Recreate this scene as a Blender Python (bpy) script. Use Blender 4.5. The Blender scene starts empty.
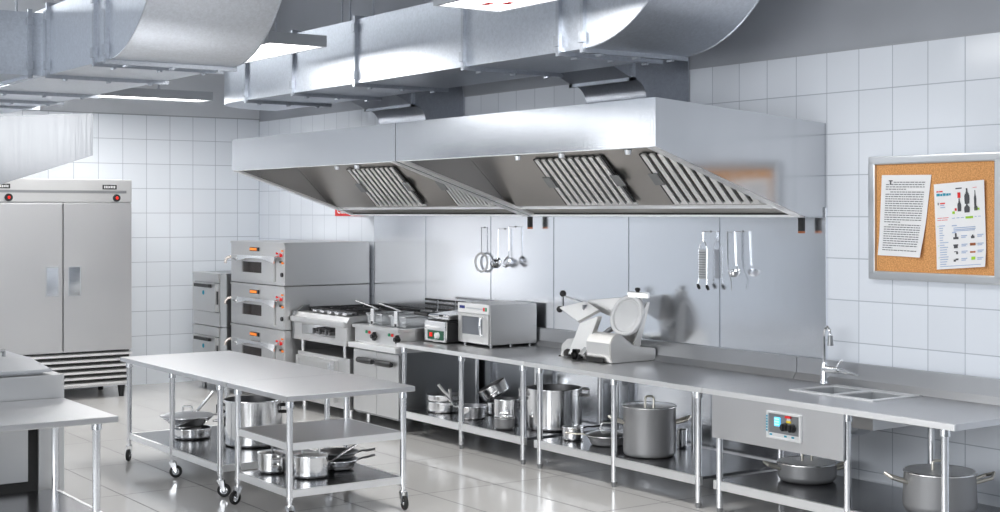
import bpy, bmesh, math, random
from math import sin, cos, pi, radians, sqrt, atan2
from mathutils import Vector, Matrix
random.seed(4)
SC = bpy.context.scene
COL = SC.collection

# ------------------------------------------------------------------ materials
def new_mat(name):
    m = bpy.data.materials.new(name); m.use_nodes = True
    nt = m.node_tree
    b = nt.nodes.get('Principled BSDF')
    return m, nt, b

def plain(name, col, rough=.5, metal=0., emit=None, estr=0., spec=.5, coat=0.):
    m, nt, b = new_mat(name)
    b.inputs['Base Color'].default_value = (*col, 1)
    b.inputs['Roughness'].default_value = rough
    b.inputs['Metallic'].default_value = metal
    b.inputs['Specular IOR Level'].default_value = spec
    b.inputs['Coat Weight'].default_value = coat
    if emit:
        b.inputs['Emission Color'].default_value = (*emit, 1)
        b.inputs['Emission Strength'].default_value = estr
    return m

def steel(name, col, rough=.28, var=.08, scale=(3, 3, 90), bump=.03, big=.06, aniso=0., streak=False):
    """brushed metal: stretched noise in roughness and a faint bump, plus large smudges in roughness"""
    m, nt, b = new_mat(name)
    N, L = nt.nodes, nt.links
    b.inputs['Metallic'].default_value = 1.0
    b.inputs['Base Color'].default_value = (*col, 1)
    tc = N.new('ShaderNodeTexCoord')
    mp = N.new('ShaderNodeMapping'); mp.inputs['Scale'].default_value = scale
    L.new(tc.outputs['Object'], mp.inputs['Vector'])
    n1 = N.new('ShaderNodeTexNoise'); n1.inputs['Scale'].default_value = 4; n1.inputs['Detail'].default_value = 4
    L.new(mp.outputs[0], n1.inputs['Vector'])
    n2 = N.new('ShaderNodeTexNoise'); n2.inputs['Scale'].default_value = 2.3; n2.inputs['Detail'].default_value = 3
    L.new(tc.outputs['Object'], n2.inputs['Vector'])
    a = N.new('ShaderNodeMath'); a.operation = 'MULTIPLY_ADD'
    a.inputs[1].default_value = var * 2; a.inputs[2].default_value = rough - var - big
    L.new(n1.outputs['Fac'], a.inputs[0])
    c = N.new('ShaderNodeMath'); c.operation = 'MULTIPLY_ADD'
    c.inputs[1].default_value = big * 2
    L.new(n2.outputs['Fac'], c.inputs[0]); L.new(a.outputs[0], c.inputs[2])
    L.new(c.outputs[0], b.inputs['Roughness'])
    if aniso:
        tg = N.new('ShaderNodeTangent'); tg.direction_type = 'RADIAL'; tg.axis = 'Z'
        L.new(tg.outputs[0], b.inputs['Tangent']); b.inputs['Anisotropic'].default_value = aniso; b.inputs['Anisotropic Rotation'].default_value = .25
    if bump:
        bp = N.new('ShaderNodeBump'); bp.inputs['Strength'].default_value = bump; bp.inputs['Distance'].default_value = .01
        L.new((n1 if streak else n2).outputs['Fac'], bp.inputs['Height']); L.new(bp.outputs[0], b.inputs['Normal'])
    return m

def galvanised(name, col):
    m, nt, b = new_mat(name)
    N, L = nt.nodes, nt.links
    b.inputs['Metallic'].default_value = .92
    tc = N.new('ShaderNodeTexCoord')
    v = N.new('ShaderNodeTexVoronoi'); v.inputs['Scale'].default_value = 70; v.feature = 'F1'
    n = N.new('ShaderNodeTexNoise'); n.inputs['Scale'].default_value = 30; n.inputs['Detail'].default_value = 6
    L.new(tc.outputs['Object'], v.inputs['Vector']); L.new(tc.outputs['Object'], n.inputs['Vector'])
    mx = N.new('ShaderNodeMix'); mx.data_type = 'FLOAT'; mx.inputs[0].default_value = .4
    L.new(n.outputs['Fac'], mx.inputs[2]); L.new(v.outputs['Color'], mx.inputs[3])
    r = N.new('ShaderNodeValToRGB')
    r.color_ramp.elements[0].position = .25; r.color_ramp.elements[0].color = (*[c * .9 for c in col], 1)
    r.color_ramp.elements[1].position = .8; r.color_ramp.elements[1].color = (*[min(1, c * 1.08) for c in col], 1)
    L.new(mx.outputs[0], r.inputs[0]); L.new(r.outputs[0], b.inputs['Base Color'])
    rr = N.new('ShaderNodeMath'); rr.operation = 'MULTIPLY_ADD'; rr.inputs[1].default_value = .16; rr.inputs[2].default_value = .33
    L.new(mx.outputs[0], rr.inputs[0]); L.new(rr.outputs[0], b.inputs['Roughness'])
    return m

def tiles(name, axes, size, offs, grout, tile_col, grout_col, rough, bump=.25, var=.04, wear=None, spec=.5, top=None, top_col=None, top_rough=.6):
    """square tiles laid from world axes (object origin is the world origin); above 'top' plain plaster"""
    m, nt, b = new_mat(name)
    N, L = nt.nodes, nt.links
    tc = N.new('ShaderNodeTexCoord')
    sp = N.new('ShaderNodeSeparateXYZ'); L.new(tc.outputs['Object'], sp.inputs[0])
    def mth(op, a, bb=None, c=None):
        k = N.new('ShaderNodeMath'); k.operation = op
        for i, q in enumerate((a, bb, c)):
            if q is None: continue
            if isinstance(q, (int, float)): k.inputs[i].default_value = q
            else: L.new(q, k.inputs[i])
        return k.outputs[0]
    masks, cells = [], []
    for ax, s, o in zip(axes, size, offs):
        t = mth('DIVIDE', mth('SUBTRACT', sp.outputs[ax], o), s)
        fr = mth('FRACT', t); cells.append(mth('FLOOR', t))
        d = mth('MULTIPLY', mth('MINIMUM', fr, mth('SUBTRACT', 1.0, fr)), s)
        k = N.new('ShaderNodeMapRange'); k.interpolation_type = 'SMOOTHSTEP'
        k.inputs[1].default_value = grout * .5; k.inputs[2].default_value = grout * 1.4
        L.new(d, k.inputs[0]); masks.append(k.outputs[0])
    mask = mth('MULTIPLY', masks[0], masks[1])
    cb = N.new('ShaderNodeCombineXYZ'); L.new(cells[0], cb.inputs[0]); L.new(cells[1], cb.inputs[1])
    wn = N.new('ShaderNodeTexWhiteNoise'); wn.noise_dimensions = '2D'; L.new(cb.outputs[0], wn.inputs['Vector'])
    val = mth('MULTIPLY_ADD', wn.outputs['Value'], 2 * var, 1 - var)
    cm = N.new('ShaderNodeMix'); cm.data_type = 'RGBA'; cm.inputs[6].default_value = (*grout_col, 1); cm.inputs[7].default_value = (*tile_col, 1)
    L.new(mask, cm.inputs[0])
    hv = N.new('ShaderNodeHueSaturation'); L.new(val, hv.inputs['Value']); L.new(cm.outputs[2], hv.inputs['Color'])
    colr = hv.outputs[0]
    nz = N.new('ShaderNodeTexNoise'); nz.inputs['Scale'].default_value = 1.4; nz.inputs['Detail'].default_value = 5
    L.new(tc.outputs['Object'], nz.inputs['Vector'])
    rg = mth('MULTIPLY_ADD', nz.outputs['Fac'], .16, rough - .08)
    rg = mth('ADD', rg, mth('MULTIPLY', mth('SUBTRACT', 1.0, mask), .4))
    hgt = mask
    if top is not None:
        up = mth('GREATER_THAN', sp.outputs[2], top)
        n2 = N.new('ShaderNodeTexNoise'); n2.inputs['Scale'].default_value = 1.1; n2.inputs['Detail'].default_value = 6
        L.new(tc.outputs['Object'], n2.inputs['Vector'])
        rp = N.new('ShaderNodeValToRGB')
        rp.color_ramp.elements[0].position = .3; rp.color_ramp.elements[0].color = (*[c * .9 for c in top_col], 1)
        rp.color_ramp.elements[1].position = .7; rp.color_ramp.elements[1].color = (*[c * 1.06 for c in top_col], 1)
        L.new(n2.outputs['Fac'], rp.inputs[0])
        c2 = N.new('ShaderNodeMix'); c2.data_type = 'RGBA'; L.new(up, c2.inputs[0]); L.new(colr, c2.inputs[6]); L.new(rp.outputs[0], c2.inputs[7])
        colr = c2.outputs[2]
        r2 = N.new('ShaderNodeMix'); r2.data_type = 'FLOAT'; L.new(up, r2.inputs[0]); L.new(rg, r2.inputs[2]); r2.inputs[3].default_value = top_rough
        rg = r2.outputs[0]
        hgt = mth('MAXIMUM', mask, up)
    L.new(colr, b.inputs['Base Color']); L.new(rg, b.inputs['Roughness'])
    b.inputs['Specular IOR Level'].default_value = spec
    bp = N.new('ShaderNodeBump'); bp.inputs['Strength'].default_value = bump; bp.inputs['Distance'].default_value = .004
    L.new(hgt, bp.inputs['Height']); L.new(bp.outputs[0], b.inputs['Normal'])
    return m

def cork(name):
    m, nt, b = new_mat(name)
    N, L = nt.nodes, nt.links
    tc = N.new('ShaderNodeTexCoord')
    n = N.new('ShaderNodeTexNoise'); n.inputs['Scale'].default_value = 110; n.inputs['Detail'].default_value = 4; n.inputs['Roughness'].default_value = .75
    L.new(tc.outputs['Object'], n.inputs['Vector'])
    r = N.new('ShaderNodeValToRGB')
    e = r.color_ramp.elements
    e[0].position = .3; e[0].color = (.46, .19, .06, 1); e[1].position = .62; e[1].color = (.82, .42, .16, 1)
    L.new(n.outputs['Fac'], r.inputs[0]); L.new(r.outputs[0], b.inputs['Base Color'])
    b.inputs['Roughness'].default_value = .9
    return m

M = {}
M['steel'] = steel('stainless_steel', (.66, .67, .69), .44)
M['top'] = steel('stainless_worktop', (.63, .63, .64), .33, .02, (40, 2, 2), 0, .02)
M['panel'] = steel('stainless_wall_sheet', (.87, .89, .93), .172, .04, (60, 60, 1), .03, .05)
M['hood'] = steel('stainless_hood_sheet', (.60, .61, .63), .15, .03, (9, 9, .5), .05, .03, 0, True)
M['inner'] = steel('stainless_hood_lining', (.50, .48, .46), .43, .06)
M['tube'] = steel('polished_tube', (.86, .87, .89), .19, .04, (2, 2, 2), 0, .03)
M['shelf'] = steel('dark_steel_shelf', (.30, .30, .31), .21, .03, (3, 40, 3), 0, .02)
M['lip'] = steel('satin_lip', (.95, .95, .95), .45, .04)
M['appl'] = steel('satin_appliance_steel', (.70, .70, .70), .40, .05)
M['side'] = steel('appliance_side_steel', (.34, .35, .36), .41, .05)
M['splash'] = steel('splash_steel', (.50, .51, .53), .40, .05, (2, 60, 60), .02, .06)
M['apron'] = steel('apron_steel', (.68, .68, .69), .41, .05)
M['fridge'] = steel('smudged_fridge_steel', (.74, .74, .75), .37, .0, (1, 1, 1), 0, .07)
M['bowl'] = steel('sink_bowl_steel', (.44, .45, .46), .41, .05)
M['chrome'] = plain('chrome', (.85, .86, .88), .07, 1.)
M['pot'] = steel('pot_steel', (.92, .92, .92), .16, .05, (2, 2, 60), 0, .04)
M['potin'] = plain('pot_inside', (.35, .35, .36), .35, 1.)
M['anod'] = plain('grey_anodised', (.31, .31, .315), .42, .5)
M['brass'] = plain('pale_cast_handle', (.68, .65, .58), .33, 1.)
M['galv'] = galvanised('galvanised_sheet', (.61, .645, .70))
M['galvs'] = galvanised('galvanised_branch_shaded', (.36, .38, .42))  # darker copy of the duct metal, shade around the branches put into its colour
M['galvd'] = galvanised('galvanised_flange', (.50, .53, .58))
M['black'] = plain('black_plastic', (.012, .012, .013), .4)
M['dark'] = plain('dark_gap', (.02, .02, .02), .7)
M['rubber'] = plain('black_rubber', (.02, .02, .02), .6)
M['iron'] = plain('cast_iron', (.03, .03, .032), .5, .3)
M['white'] = plain('white_enamel', (.85, .85, .85), .25)
M['cast'] = plain('cast_aluminium_white', (.80, .79, .77), .35, .85)
M['paper'] = plain('paper', (.86, .86, .87), .8)
M['ink'] = plain('black_ink', (.09, .09, .10), .8)
M['greyink'] = plain('grey_ink', (.38, .47, .66), .8)
M['red'] = plain('red', (.75, .02, .02), .4)
M['redlamp'] = plain('red_lamp', (.9, .02, .01), .3, emit=(1, .02, .01), estr=.2)
M['orange'] = plain('orange', (.95, .25, .02), .4, emit=(1, .25, .02), estr=.08)
M['green'] = plain('green', (.02, .28, .13), .4)
M['darkgreen'] = plain('dark_green', (.01, .09, .05), .35)
M['lime'] = plain('lime_ink', (.35, .65, .03), .7)
M['teal'] = plain('teal_ink', (.02, .32, .45), .7)
M['bluescr'] = plain('blue_screen', (.1, .5, .8), .3, emit=(.1, .55, .9), estr=.9)
M['glass'] = plain('dark_oven_glass', (.025, .018, .016), .08)
M['mwglass'] = plain('microwave_glass', (.16, .17, .19), .1)
M['alu'] = plain('aluminium_frame', (.66, .68, .70), .32, .9)
M['cork'] = cork('cork')
M['lamp'] = plain('lamp_diffuser', (.95, .95, .95), .4, emit=(1, .99, .97), estr=4.)
M['lamphouse'] = plain('lamp_housing', (.42, .44, .47), .5, .2)
M['pinkpipe'] = plain('copper_white_pipe', (.85, .76, .70), .22, .9)
M['copper'] = plain('copper', (.55, .2, .1), .3, 1.)
T = .275
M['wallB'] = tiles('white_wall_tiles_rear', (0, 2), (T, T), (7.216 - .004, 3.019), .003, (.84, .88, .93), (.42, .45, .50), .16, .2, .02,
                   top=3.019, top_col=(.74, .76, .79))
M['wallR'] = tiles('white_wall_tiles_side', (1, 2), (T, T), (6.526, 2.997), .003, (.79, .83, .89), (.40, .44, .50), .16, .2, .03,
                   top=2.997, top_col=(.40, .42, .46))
M['floor'] = tiles('floor_tiles', (0, 1), (.575, 1.15), (3.985, 8.25), .006, (.68, .665, .645), (.13, .125, .12), .13, .2, .03)
M['ceil'] = plain('ceiling_paint', (.55, .56, .58), .8)

# ------------------------------------------------------------------ mesh helper
class MB:
    def __init__(s): s.bm = bmesh.new(); s.mi = 0
    def _mark(s, faces):
        for f in faces: f.material_index = s.mi
    def hexa(s, b4, t4, bev=0):
        bm = s.bm
        vb = [bm.verts.new(p) for p in b4]; vt = [bm.verts.new(p) for p in t4]
        fs = [bm.faces.new(vb[::-1]), bm.faces.new(vt)]
        for i in range(4):
            j = (i + 1) % 4; fs.append(bm.faces.new((vb[i], vb[j], vt[j], vt[i])))
        s._mark(fs)
        if bev > 0:
            es = list({e for f in fs for e in f.edges})
            r = bmesh.ops.bevel(bm, geom=es, offset=bev, segments=2, affect='EDGES', profile=.6, clamp_overlap=True)
            s._mark(r['faces'])
        return s
    def box(s, x0, x1, y0, y1, z0, z1, bev=0):
        return s.hexa([(x0, y0, z0), (x1, y0, z0), (x1, y1, z0), (x0, y1, z0)], [(x0, y0, z1), (x1, y0, z1), (x1, y1, z1), (x0, y1, z1)], bev)
    def prism(s, poly, axis, a0, a1, bev=0):
        def P(u, v, a): return {'x': (a, u, v), 'y': (u, a, v), 'z': (u, v, a)}[axis]
        bm = s.bm; n = len(poly)
        A = [bm.verts.new(P(u, v, a0)) for u, v in poly]; B = [bm.verts.new(P(u, v, a1)) for u, v in poly]
        fs = [bm.faces.new(A[::-1]), bm.faces.new(B)]
        for i in range(n):
            j = (i + 1) % n; fs.append(bm.faces.new((A[i], A[j], B[j], B[i])))
        s._mark(fs)
        if bev > 0:
            es = list({e for f in fs for e in f.edges})
            r = bmesh.ops.bevel(bm, geom=es, offset=bev, segments=2, affect='EDGES', clamp_overlap=True); s._mark(r['faces'])
        return s
    def tube(s, pts, r, seg=10, closed=False, flat=None):
        pts = [Vector(p) for p in pts]; n = len(pts); bm = s.bm
        rad = r if isinstance(r, (list, tuple)) else [r] * n
        def tan(i):
            if closed: d = pts[(i + 1) % n] - pts[i - 1]
            elif i == 0: d = pts[1] - pts[0]
            elif i == n - 1: d = pts[-1] - pts[-2]
            else: d = (pts[i + 1] - pts[i]).normalized() + (pts[i] - pts[i - 1]).normalized()
            return d.normalized()
        t0 = tan(0); up = Vector((0, 0, 1)) if abs(t0.z) < .9 else Vector((1, 0, 0))
        u = t0.cross(up).normalized(); rings = []
        for i in range(n):
            t = tan(i); u = (u - t * u.dot(t)).normalized(); v = t.cross(u)
            fl = flat or 1
            rings.append([bm.verts.new(pts[i] + (u * cos(2 * pi * k / seg) + v * sin(2 * pi * k / seg) * fl) * rad[i]) for k in range(seg)])
        fs = []
        m = n if closed else n - 1
        for i in range(m):
            a, b = rings[i], rings[(i + 1) % n]
            for k in range(seg):
                fs.append(bm.faces.new((a[k], a[(k + 1) % seg], b[(k + 1) % seg], b[k])))
        if not closed:
            fs.append(bm.faces.new(rings[0][::-1])); fs.append(bm.faces.new(rings[-1]))
        s._mark(fs); return s
    def cyl(s, p0, p1, r, r2=None, seg=20):
        return s.tube([p0, p1], [r, r if r2 is None else r2], seg)
    def lathe(s, prof, c, seg=40, mat=None):
        """prof: (radius, height) from first to last; mat: optional 4x4 applied before moving to c"""
        bm = s.bm; rings = []
        c = Vector(c)
        for r, z in prof:
            if r < 1e-5:
                p = Vector((0, 0, z)); p = (mat @ p if mat else p) + c; rings.append([bm.verts.new(p)])
            else:
                ring = []
                for k in range(seg):
                    p = Vector((r * cos(2 * pi * k / seg), r * sin(2 * pi * k / seg), z))
                    ring.append(bm.verts.new((mat @ p if mat else p) + c))
                rings.append(ring)
        fs = []
        for a, b in zip(rings, rings[1:]):
            for k in range(seg):
                j = (k + 1) % seg
                if len(a) == 1 and len(b) == 1: continue
                if len(a) == 1: fs.append(bm.faces.new((a[0], b[j], b[k])))
                elif len(b) == 1: fs.append(bm.faces.new((a[k], a[j], b[0])))
                else: fs.append(bm.faces.new((a[k], a[j], b[j], b[k])))
        s._mark(fs); return s
    def quad(s, *p):
        f = s.bm.faces.new([s.bm.verts.new(q) for q in p]); s._mark([f]); return s

def root_loc(o):
    v = Vector((0, 0, 0))
    while o is not None: v += o.location; o = o.parent
    return v

def obj(name, mb, mats, parent=None, ang=38, loc=None):
    """links the collected shapes (world coordinates) as ONE mesh object"""
    bm = mb.bm
    bmesh.ops.recalc_face_normals(bm, faces=bm.faces[:])
    off = root_loc(parent) if parent is not None else Vector(loc or (0, 0, 0))
    if off.length > 0: bmesh.ops.translate(bm, verts=bm.verts[:], vec=-off)
    lim = radians(ang)
    for f in bm.faces: f.smooth = True
    for e in bm.edges: e.smooth = (len(e.link_faces) == 2 and e.calc_face_angle(0) < lim)
    me = bpy.data.meshes.new(name); bm.to_mesh(me); bm.free()
    if not isinstance(mats, (list, tuple)): mats = [mats]
    for m in mats: me.materials.append(M[m] if isinstance(m, str) else m)
    o = bpy.data.objects.new(name, me); COL.objects.link(o)
    wn_ = o.modifiers.new('weighted', 'WEIGHTED_NORMAL'); wn_.keep_sharp = True; wn_.weight = 80
    if parent is not None: o.parent = parent
    else: o.location = off
    return o

def thing(name, label, cat, loc, group=None):
    o = bpy.data.objects.new(name, None); COL.objects.link(o)
    o.location = loc; o.empty_display_size = .1
    o['label'] = label; o['category'] = cat
    if group: o['group'] = group
    return o

def tag(o, label, cat, group=None):
    o['label'] = label; o['category'] = cat
    if group: o['group'] = group
    return o

def struct(name, mb, mats, label=None):
    o = obj(name, mb, mats); o['kind'] = 'structure'
    o['label'] = label or name; o['category'] = name.split('_')[0]
    return o

def lettering(name, text, size, mat, origin, xdir, ydir, parent, depth=.0015):
    """raised letters as a mesh; origin = left end of the baseline, in world coordinates"""
    cu = bpy.data.curves.new(name, 'FONT'); cu.body = text; cu.size = size; cu.extrude = depth
    t = bpy.data.objects.new(name + '_tmp', cu); COL.objects.link(t)
    dg = bpy.context.evaluated_depsgraph_get(); dg.update()
    me = bpy.data.meshes.new_from_object(t.evaluated_get(dg))
    bpy.data.objects.remove(t)
    X, Y = Vector(xdir).normalized(), Vector(ydir).normalized(); Z = X.cross(Y)
    R = Matrix((X, Y, Z)).transposed().to_4x4()
    me.transform(Matrix.Translation(Vector(origin) - root_loc(parent)) @ R)
    me.materials.clear(); me.materials.append(M[mat])
    o = bpy.data.objects.new(name, me); COL.objects.link(o); o.parent = parent
    return o

# ------------------------------------------------------------------ setting
XW, YB, CZ = 7.216, 15.30, 4.60
struct('floor', MB().box(-2.5, XW, -1.0, YB, -.1, 0), 'floor', 'pale grey glossy tiled kitchen floor')
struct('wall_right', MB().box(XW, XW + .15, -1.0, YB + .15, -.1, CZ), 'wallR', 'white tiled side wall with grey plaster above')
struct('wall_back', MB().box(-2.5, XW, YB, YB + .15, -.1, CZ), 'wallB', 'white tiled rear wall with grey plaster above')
struct('ceiling', MB().box(-2.5, XW + .15, -1.0, YB + .15, CZ, CZ + .1), 'ceil', 'grey painted ceiling')
struct('trim_1', MB().box(XW - .006, XW, -1, YB - .008, 2.991, 3.002), 'lamphouse', 'thin grey strip on top of side wall tiles')
struct('trim_2', MB().box(-2.5, XW, YB - .008, YB, 3.013, 3.024), 'lamphouse', 'thin grey strip on top of rear wall tiles')
# unseen glowing panel added on the rear wall for bright bands on hood and duct
M['pane'] = plain('added_glow_pane', (.9, .93, .96), .1, emit=(.95, .98, 1.0), estr=6.0)
wn = struct('window_1', MB().box(-2.3, 4.05, YB - .012, YB - .004, 3.2, 3.95), 'pane', 'added glowing panel, unseen, high on the rear wall left of the fridge')
b = MB()
for xa, xb, za, zb in ((-2.36, 4.11, 3.15, 3.21), (-2.36, 4.11, 3.94, 4.0), (-2.36, -2.28, 3.06, 3.94), (4.03, 4.11, 3.06, 3.94), (-.25, -.19, 3.06, 3.94), (1.80, 1.86, 3.06, 3.94)): b.box(xa, xb, YB - .05, YB - .001, za, zb)
obj('glow_panel_frame', b, 'alu', wn)
# steel sheets that clad the side wall behind the cooking line
seams = [12.57, 11.57, 10.467, 9.531, 8.554, 7.531, 6.514]
for i in range(6):
    b = MB().box(7.198, XW, seams[i + 1] + .004, seams[i] - .004, 0.02, 1.96, .003)
    struct('trim_%d' % (i + 3), b, 'panel', 'polished steel sheet on the side wall behind the cooking line')

# ------------------------------------------------------------------ extraction hoods
def hood(y0, y1, label, filters, studs, cup=True, mirror=None, rods=False, group=None):
    fx = (lambda x: x) if mirror is None else (lambda x: mirror - x)
    root = thing('extraction_hood', label, 'extractor hood', (fx(6.46), (y0 + y1) / 2, 1.888), group)
    def P(poly): return [(fx(x), z) for x, z in poly]
    prof = [(5.709, 2.628), (5.709, 2.33), (7.02, 1.895), (7.214, 1.888), (7.214, 2.522)]
    b = MB()
    b.prism(P([(5.709, 2.628), (5.709, 2.33), (5.726, 2.33), (5.726, 2.61), (7.214, 2.506), (7.214, 2.522)]), 'y', y0 + .0141, y1 - .0141)
    b.prism(P([(7.20, 1.9), (7.214, 1.9), (7.214, 2.506), (7.20, 2.506)]), 'y', y0 + .0141, y1 - .0141)
    for ya, yb in ((y0, y0 + .014), (y1 - .014, y1)):
        b.prism(P(prof), 'y', ya, yb)
    obj('canopy', b, 'hood', root)
    b = MB()      # inward rims along the lower edges
    for ya, yb in ((y0 + .0142, y0 + .10), (y1 - .10, y1 - .0142)):
        b.prism(P([(5.712, 2.345), (5.712, 2.327), (7.02, 1.892), (7.02, 1.91)]), 'y', ya, yb)
    b.prism(P([(5.71, 2.326), (5.76, 2.326), (5.76, 2.338), (5.71, 2.338)]), 'y', y0 + .05, y1 - .05)
    obj('rim', b, 'lip', root)
    b = MB()      # lining: roof and inclined filter wall
    b.prism(P([(5.727, 2.37), (6.40, 2.37), (6.80, 1.978), (6.82, 1.985), (6.41, 2.39), (5.727, 2.39)]), 'y', y0 + .016, y1 - .016)
    obj('lining', b, 'inner', root)
    ya, yb = y0 + .05, y1 - .05
    b = MB(); b.prism(P([(6.80, 1.985), (6.86, 1.972), (6.86, 1.953), (6.90, 1.955), (6.90, 1.975), (6.80, 1.99)]), 'y', ya, yb)
    b.mi = 1; b.prism(P([(6.90, 1.966), (6.90, 1.956), (6.983, 1.922), (6.983, 1.932)]), 'y', ya, yb)
    b.mi = 2; b.prism(P([(6.984, 1.926), (6.984, 1.909), (7.0, 1.909), (7.0, 1.926)]), 'y', ya, yb)
    b.mi = 0; b.prism(P([(6.985, 1.9085), (6.985, 1.893), (7.03, 1.893), (7.03, 1.9085)]), 'y', ya, yb)
    obj('gutter', b, ['lip', 'inner', 'dark'], root)
    for fa, fb in filters:
        b = MB(); ux, uz = .36 / sqrt(.36 ** 2 + .385 ** 2), -.385 / sqrt(.36 ** 2 + .385 ** 2)
        nx, nz = uz, -ux           # towards the room
        L = sqrt(.36 ** 2 + .385 ** 2)
        A = (6.405, 2.362)
        def slab(ya, yb, u0, u1, h0, h1):
            q = [(A[0] + ux * u + nx * h, A[1] + uz * u + nz * h) for u, h in ((u0, h0), (u1, h0), (u1, h1), (u0, h1))]
            b.prism(P(q), 'y', ya, yb)
        b.mi = 1; slab(fa + .01, fb, .035, L - .035, .002, .008)
        b.mi = 0
        n = 10; w = (fb - fa) / n
        for k in range(n):
            slab(fa + w * k + w * .42, fa + w * k + w * .98, .03, L - .03, .010, .026)
        slab(fa, fb, L - .04, L - .02, .004, .014)
        b.mi = 1
        slab(fb - .004, fb + .024, 0.03, L - .03, .004, .020)
        f = obj('grease_filter', b, ['lip', 'dark'], root)
        for yy in (fa, fb):
            b = MB(); slab(yy - .05, yy + .05, L * .38, L * .58, .028, .034)
            obj('latch_plate', b, 'side', f)
    for yy in studs:   # small lamps under the front of the canopy
        b = MB(); b.cyl((fx(5.86), yy, 2.37), (fx(5.86), yy, 2.325), .022, .024, 14); b.cyl((fx(5.86), yy, 2.325), (fx(5.86), yy, 2.295), .026, .020, 14)
        obj('spotlight', b, 'chrome', root)
    if cup:
        b = MB(); b.box(fx(7.10), fx(7.135), y0 + .11, y0 + .145, 1.80, 1.89, .004)
        b.mi = 1; b.box(fx(7.10), fx(7.135), y0 + .11, y0 + .145, 1.785, 1.8, .003)
        obj('grease_cup', b, ['black', 'copper'], root)['label'] = 'black grease cup with copper base'
    if rods:
        for xx in (6.2, 7.0):
            for yy in (y0 + .65, y1 - .15):
                obj('hanger_rod', MB().cyl((fx(xx), yy, 2.55), (fx(xx), yy, CZ), .008, seg=8), 'galvd', root)
    return root
hood(6.533, 9.624, 'near stainless extractor hood on the right, beside the cork board', [(6.62, 7.49), (7.91, 8.73)], (6.97, 7.67, 8.18), group='extractor hoods over the cooking line')
hood(9.632, 12.72, 'far stainless extractor hood on the right, above the deck ovens', [(9.75, 10.28), (10.83, 11.69)], (9.78, 10.52, 10.87), group='extractor hoods over the cooking line')
hood(9.9, 12.9, 'bright steel extractor hood end at left, hanging above the fridge side', [(10.2, 11.0), (11.4, 12.2)], (10.6, 11.6), cup=False, mirror=9.09, rods=True)

# ------------------------------------------------------------------ ventilation ducts
def arc(cy, cz, r, a0, a1, n=16):
    return [(cy + r * cos(radians(a0 + (a1 - a0) * i / n)), cz + r * sin(radians(a0 + (a1 - a0) * i / n))) for i in range(n + 1)]

def duct(label, x0, x1, ye, y1, z0, z1, flanges, round_end, branches=(), side_branch=None, rods=()):
    root = thing('ventilation_duct', label, 'duct', ((x0 + x1) / 2, ye, z0), 'galvanised ventilation ducts')
    b = MB()
    if round_end:
        r = .80
        poly = [(x0, ye), (x1, ye), (x1, y1)] + [(x0 + r + r * cos(radians(a)), y1 - r + r * sin(radians(a))) for a in range(90, 181, 6)]
        b.prism(poly, 'z', z0, z1)
    else:
        b.box(x0, x1, ye, y1, z0, z1)
    obj('duct_run', b, 'galv', root, 25)
    R, ri = 1.0, 1.0 - (z1 - z0); cz = z0 + R
    out = arc(ye, cz, R, 270, 180, 24); inn = arc(ye, cz, ri, 180, 270, 24)
    poly = out + [(ye - R, CZ - .002), (ye - ri, CZ - .002)] + inn
    obj('elbow', MB().prism(poly, 'x', x0, x1), 'galv', root, 25)
    for xx in (x0, x1):      # folded seam along both curved edges of the elbow
        obj('elbow_seam', MB().tube([(xx, y, z) for y, z in out], .006, 6), 'galvd', root)
    for yf in flanges:
        b = MB(); h = .028; t = .016
        b.box(x0 - h, x1 + h, yf - t, yf + t, z0 - h, z0 + .002); b.box(x0 - h, x1 + h, yf - t, yf + t, z1 - .002, z1 + h)
        b.box(x0 - h, x0 + .002, yf - t, yf + t, z0, z1); b.box(x1 - .002, x1 + h, yf - t, yf + t, z0, z1)
        for xx in (x0 - h, x1 + h):
            for zz in (z0 + .07, z1 - .07):
                b.box(xx - .012, xx + .012, yf - .028, yf + .028, zz - .035, zz + .035, .004)
        for k in range(3):
            xx = x0 + .12 + (x1 - x0 - .24) * k / 2
            b.cyl((xx, yf - .03, z0 - h - .006), (xx, yf + .03, z0 - h - .006), .010, seg=8)
        obj('flange', b, 'galvd', root)
    for ya, yb in branches:
        o_ = [(x1, 3.44), (6.74, 3.44)] + [(6.74 + .465 * cos(radians(a)), 2.98 + .46 * sin(radians(a))) for a in range(84, -1, -7)] + [(7.205, 2.527)]
        i_ = [(6.79, 2.556)] + [(6.65 + .14 * cos(radians(a)), 2.76 + .14 * sin(radians(a))) for a in range(0, 91, 10)] + [(x1, 2.974)]
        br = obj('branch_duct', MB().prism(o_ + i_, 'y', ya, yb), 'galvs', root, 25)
        b = MB()
        b.box(6.64, 6.67, ya - .02, yb + .02, 2.88, 2.905)
        for yy in (ya, yb): b.box(6.64, 6.67, yy - .02, yy + .02, 2.88, 3.46)
        b.tube([(x, ya, z) for x, z in o_[1:]], .005, 6)
        obj('branch_flange', b, 'galvd', br)
    if side_branch:
        xa, ya, yb = side_branch
        b = MB().box(xa, x0 + .002, ya, yb, z0 + .005, z1 - .03)
        br = obj('side_branch', b, 'galv', root, 25)
        for xx in (x0 - .10, x0 - .62):
            b = MB()
            b.box(xx - .016, xx + .016, ya - .025, yb + .02, z0 - .02, z0 + .004); b.box(xx - .016, xx + .016, ya - .025, ya + .002, z0, z1 - .01)
            for zz in (z0 + .08, z1 - .1): b.box(xx - .026, xx + .026, ya - .036, ya - .01, zz - .03, zz + .03, .004)
            obj('branch_flange', b, 'galvd', br)
    for xx, yy in rods:
        obj('hanger_rod', MB().cyl((xx, yy, z1 - .01), (xx, yy, CZ), .010, seg=8), 'galvd', root)
    return root
DZ0, DZ1 = 2.975, 3.495
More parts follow.
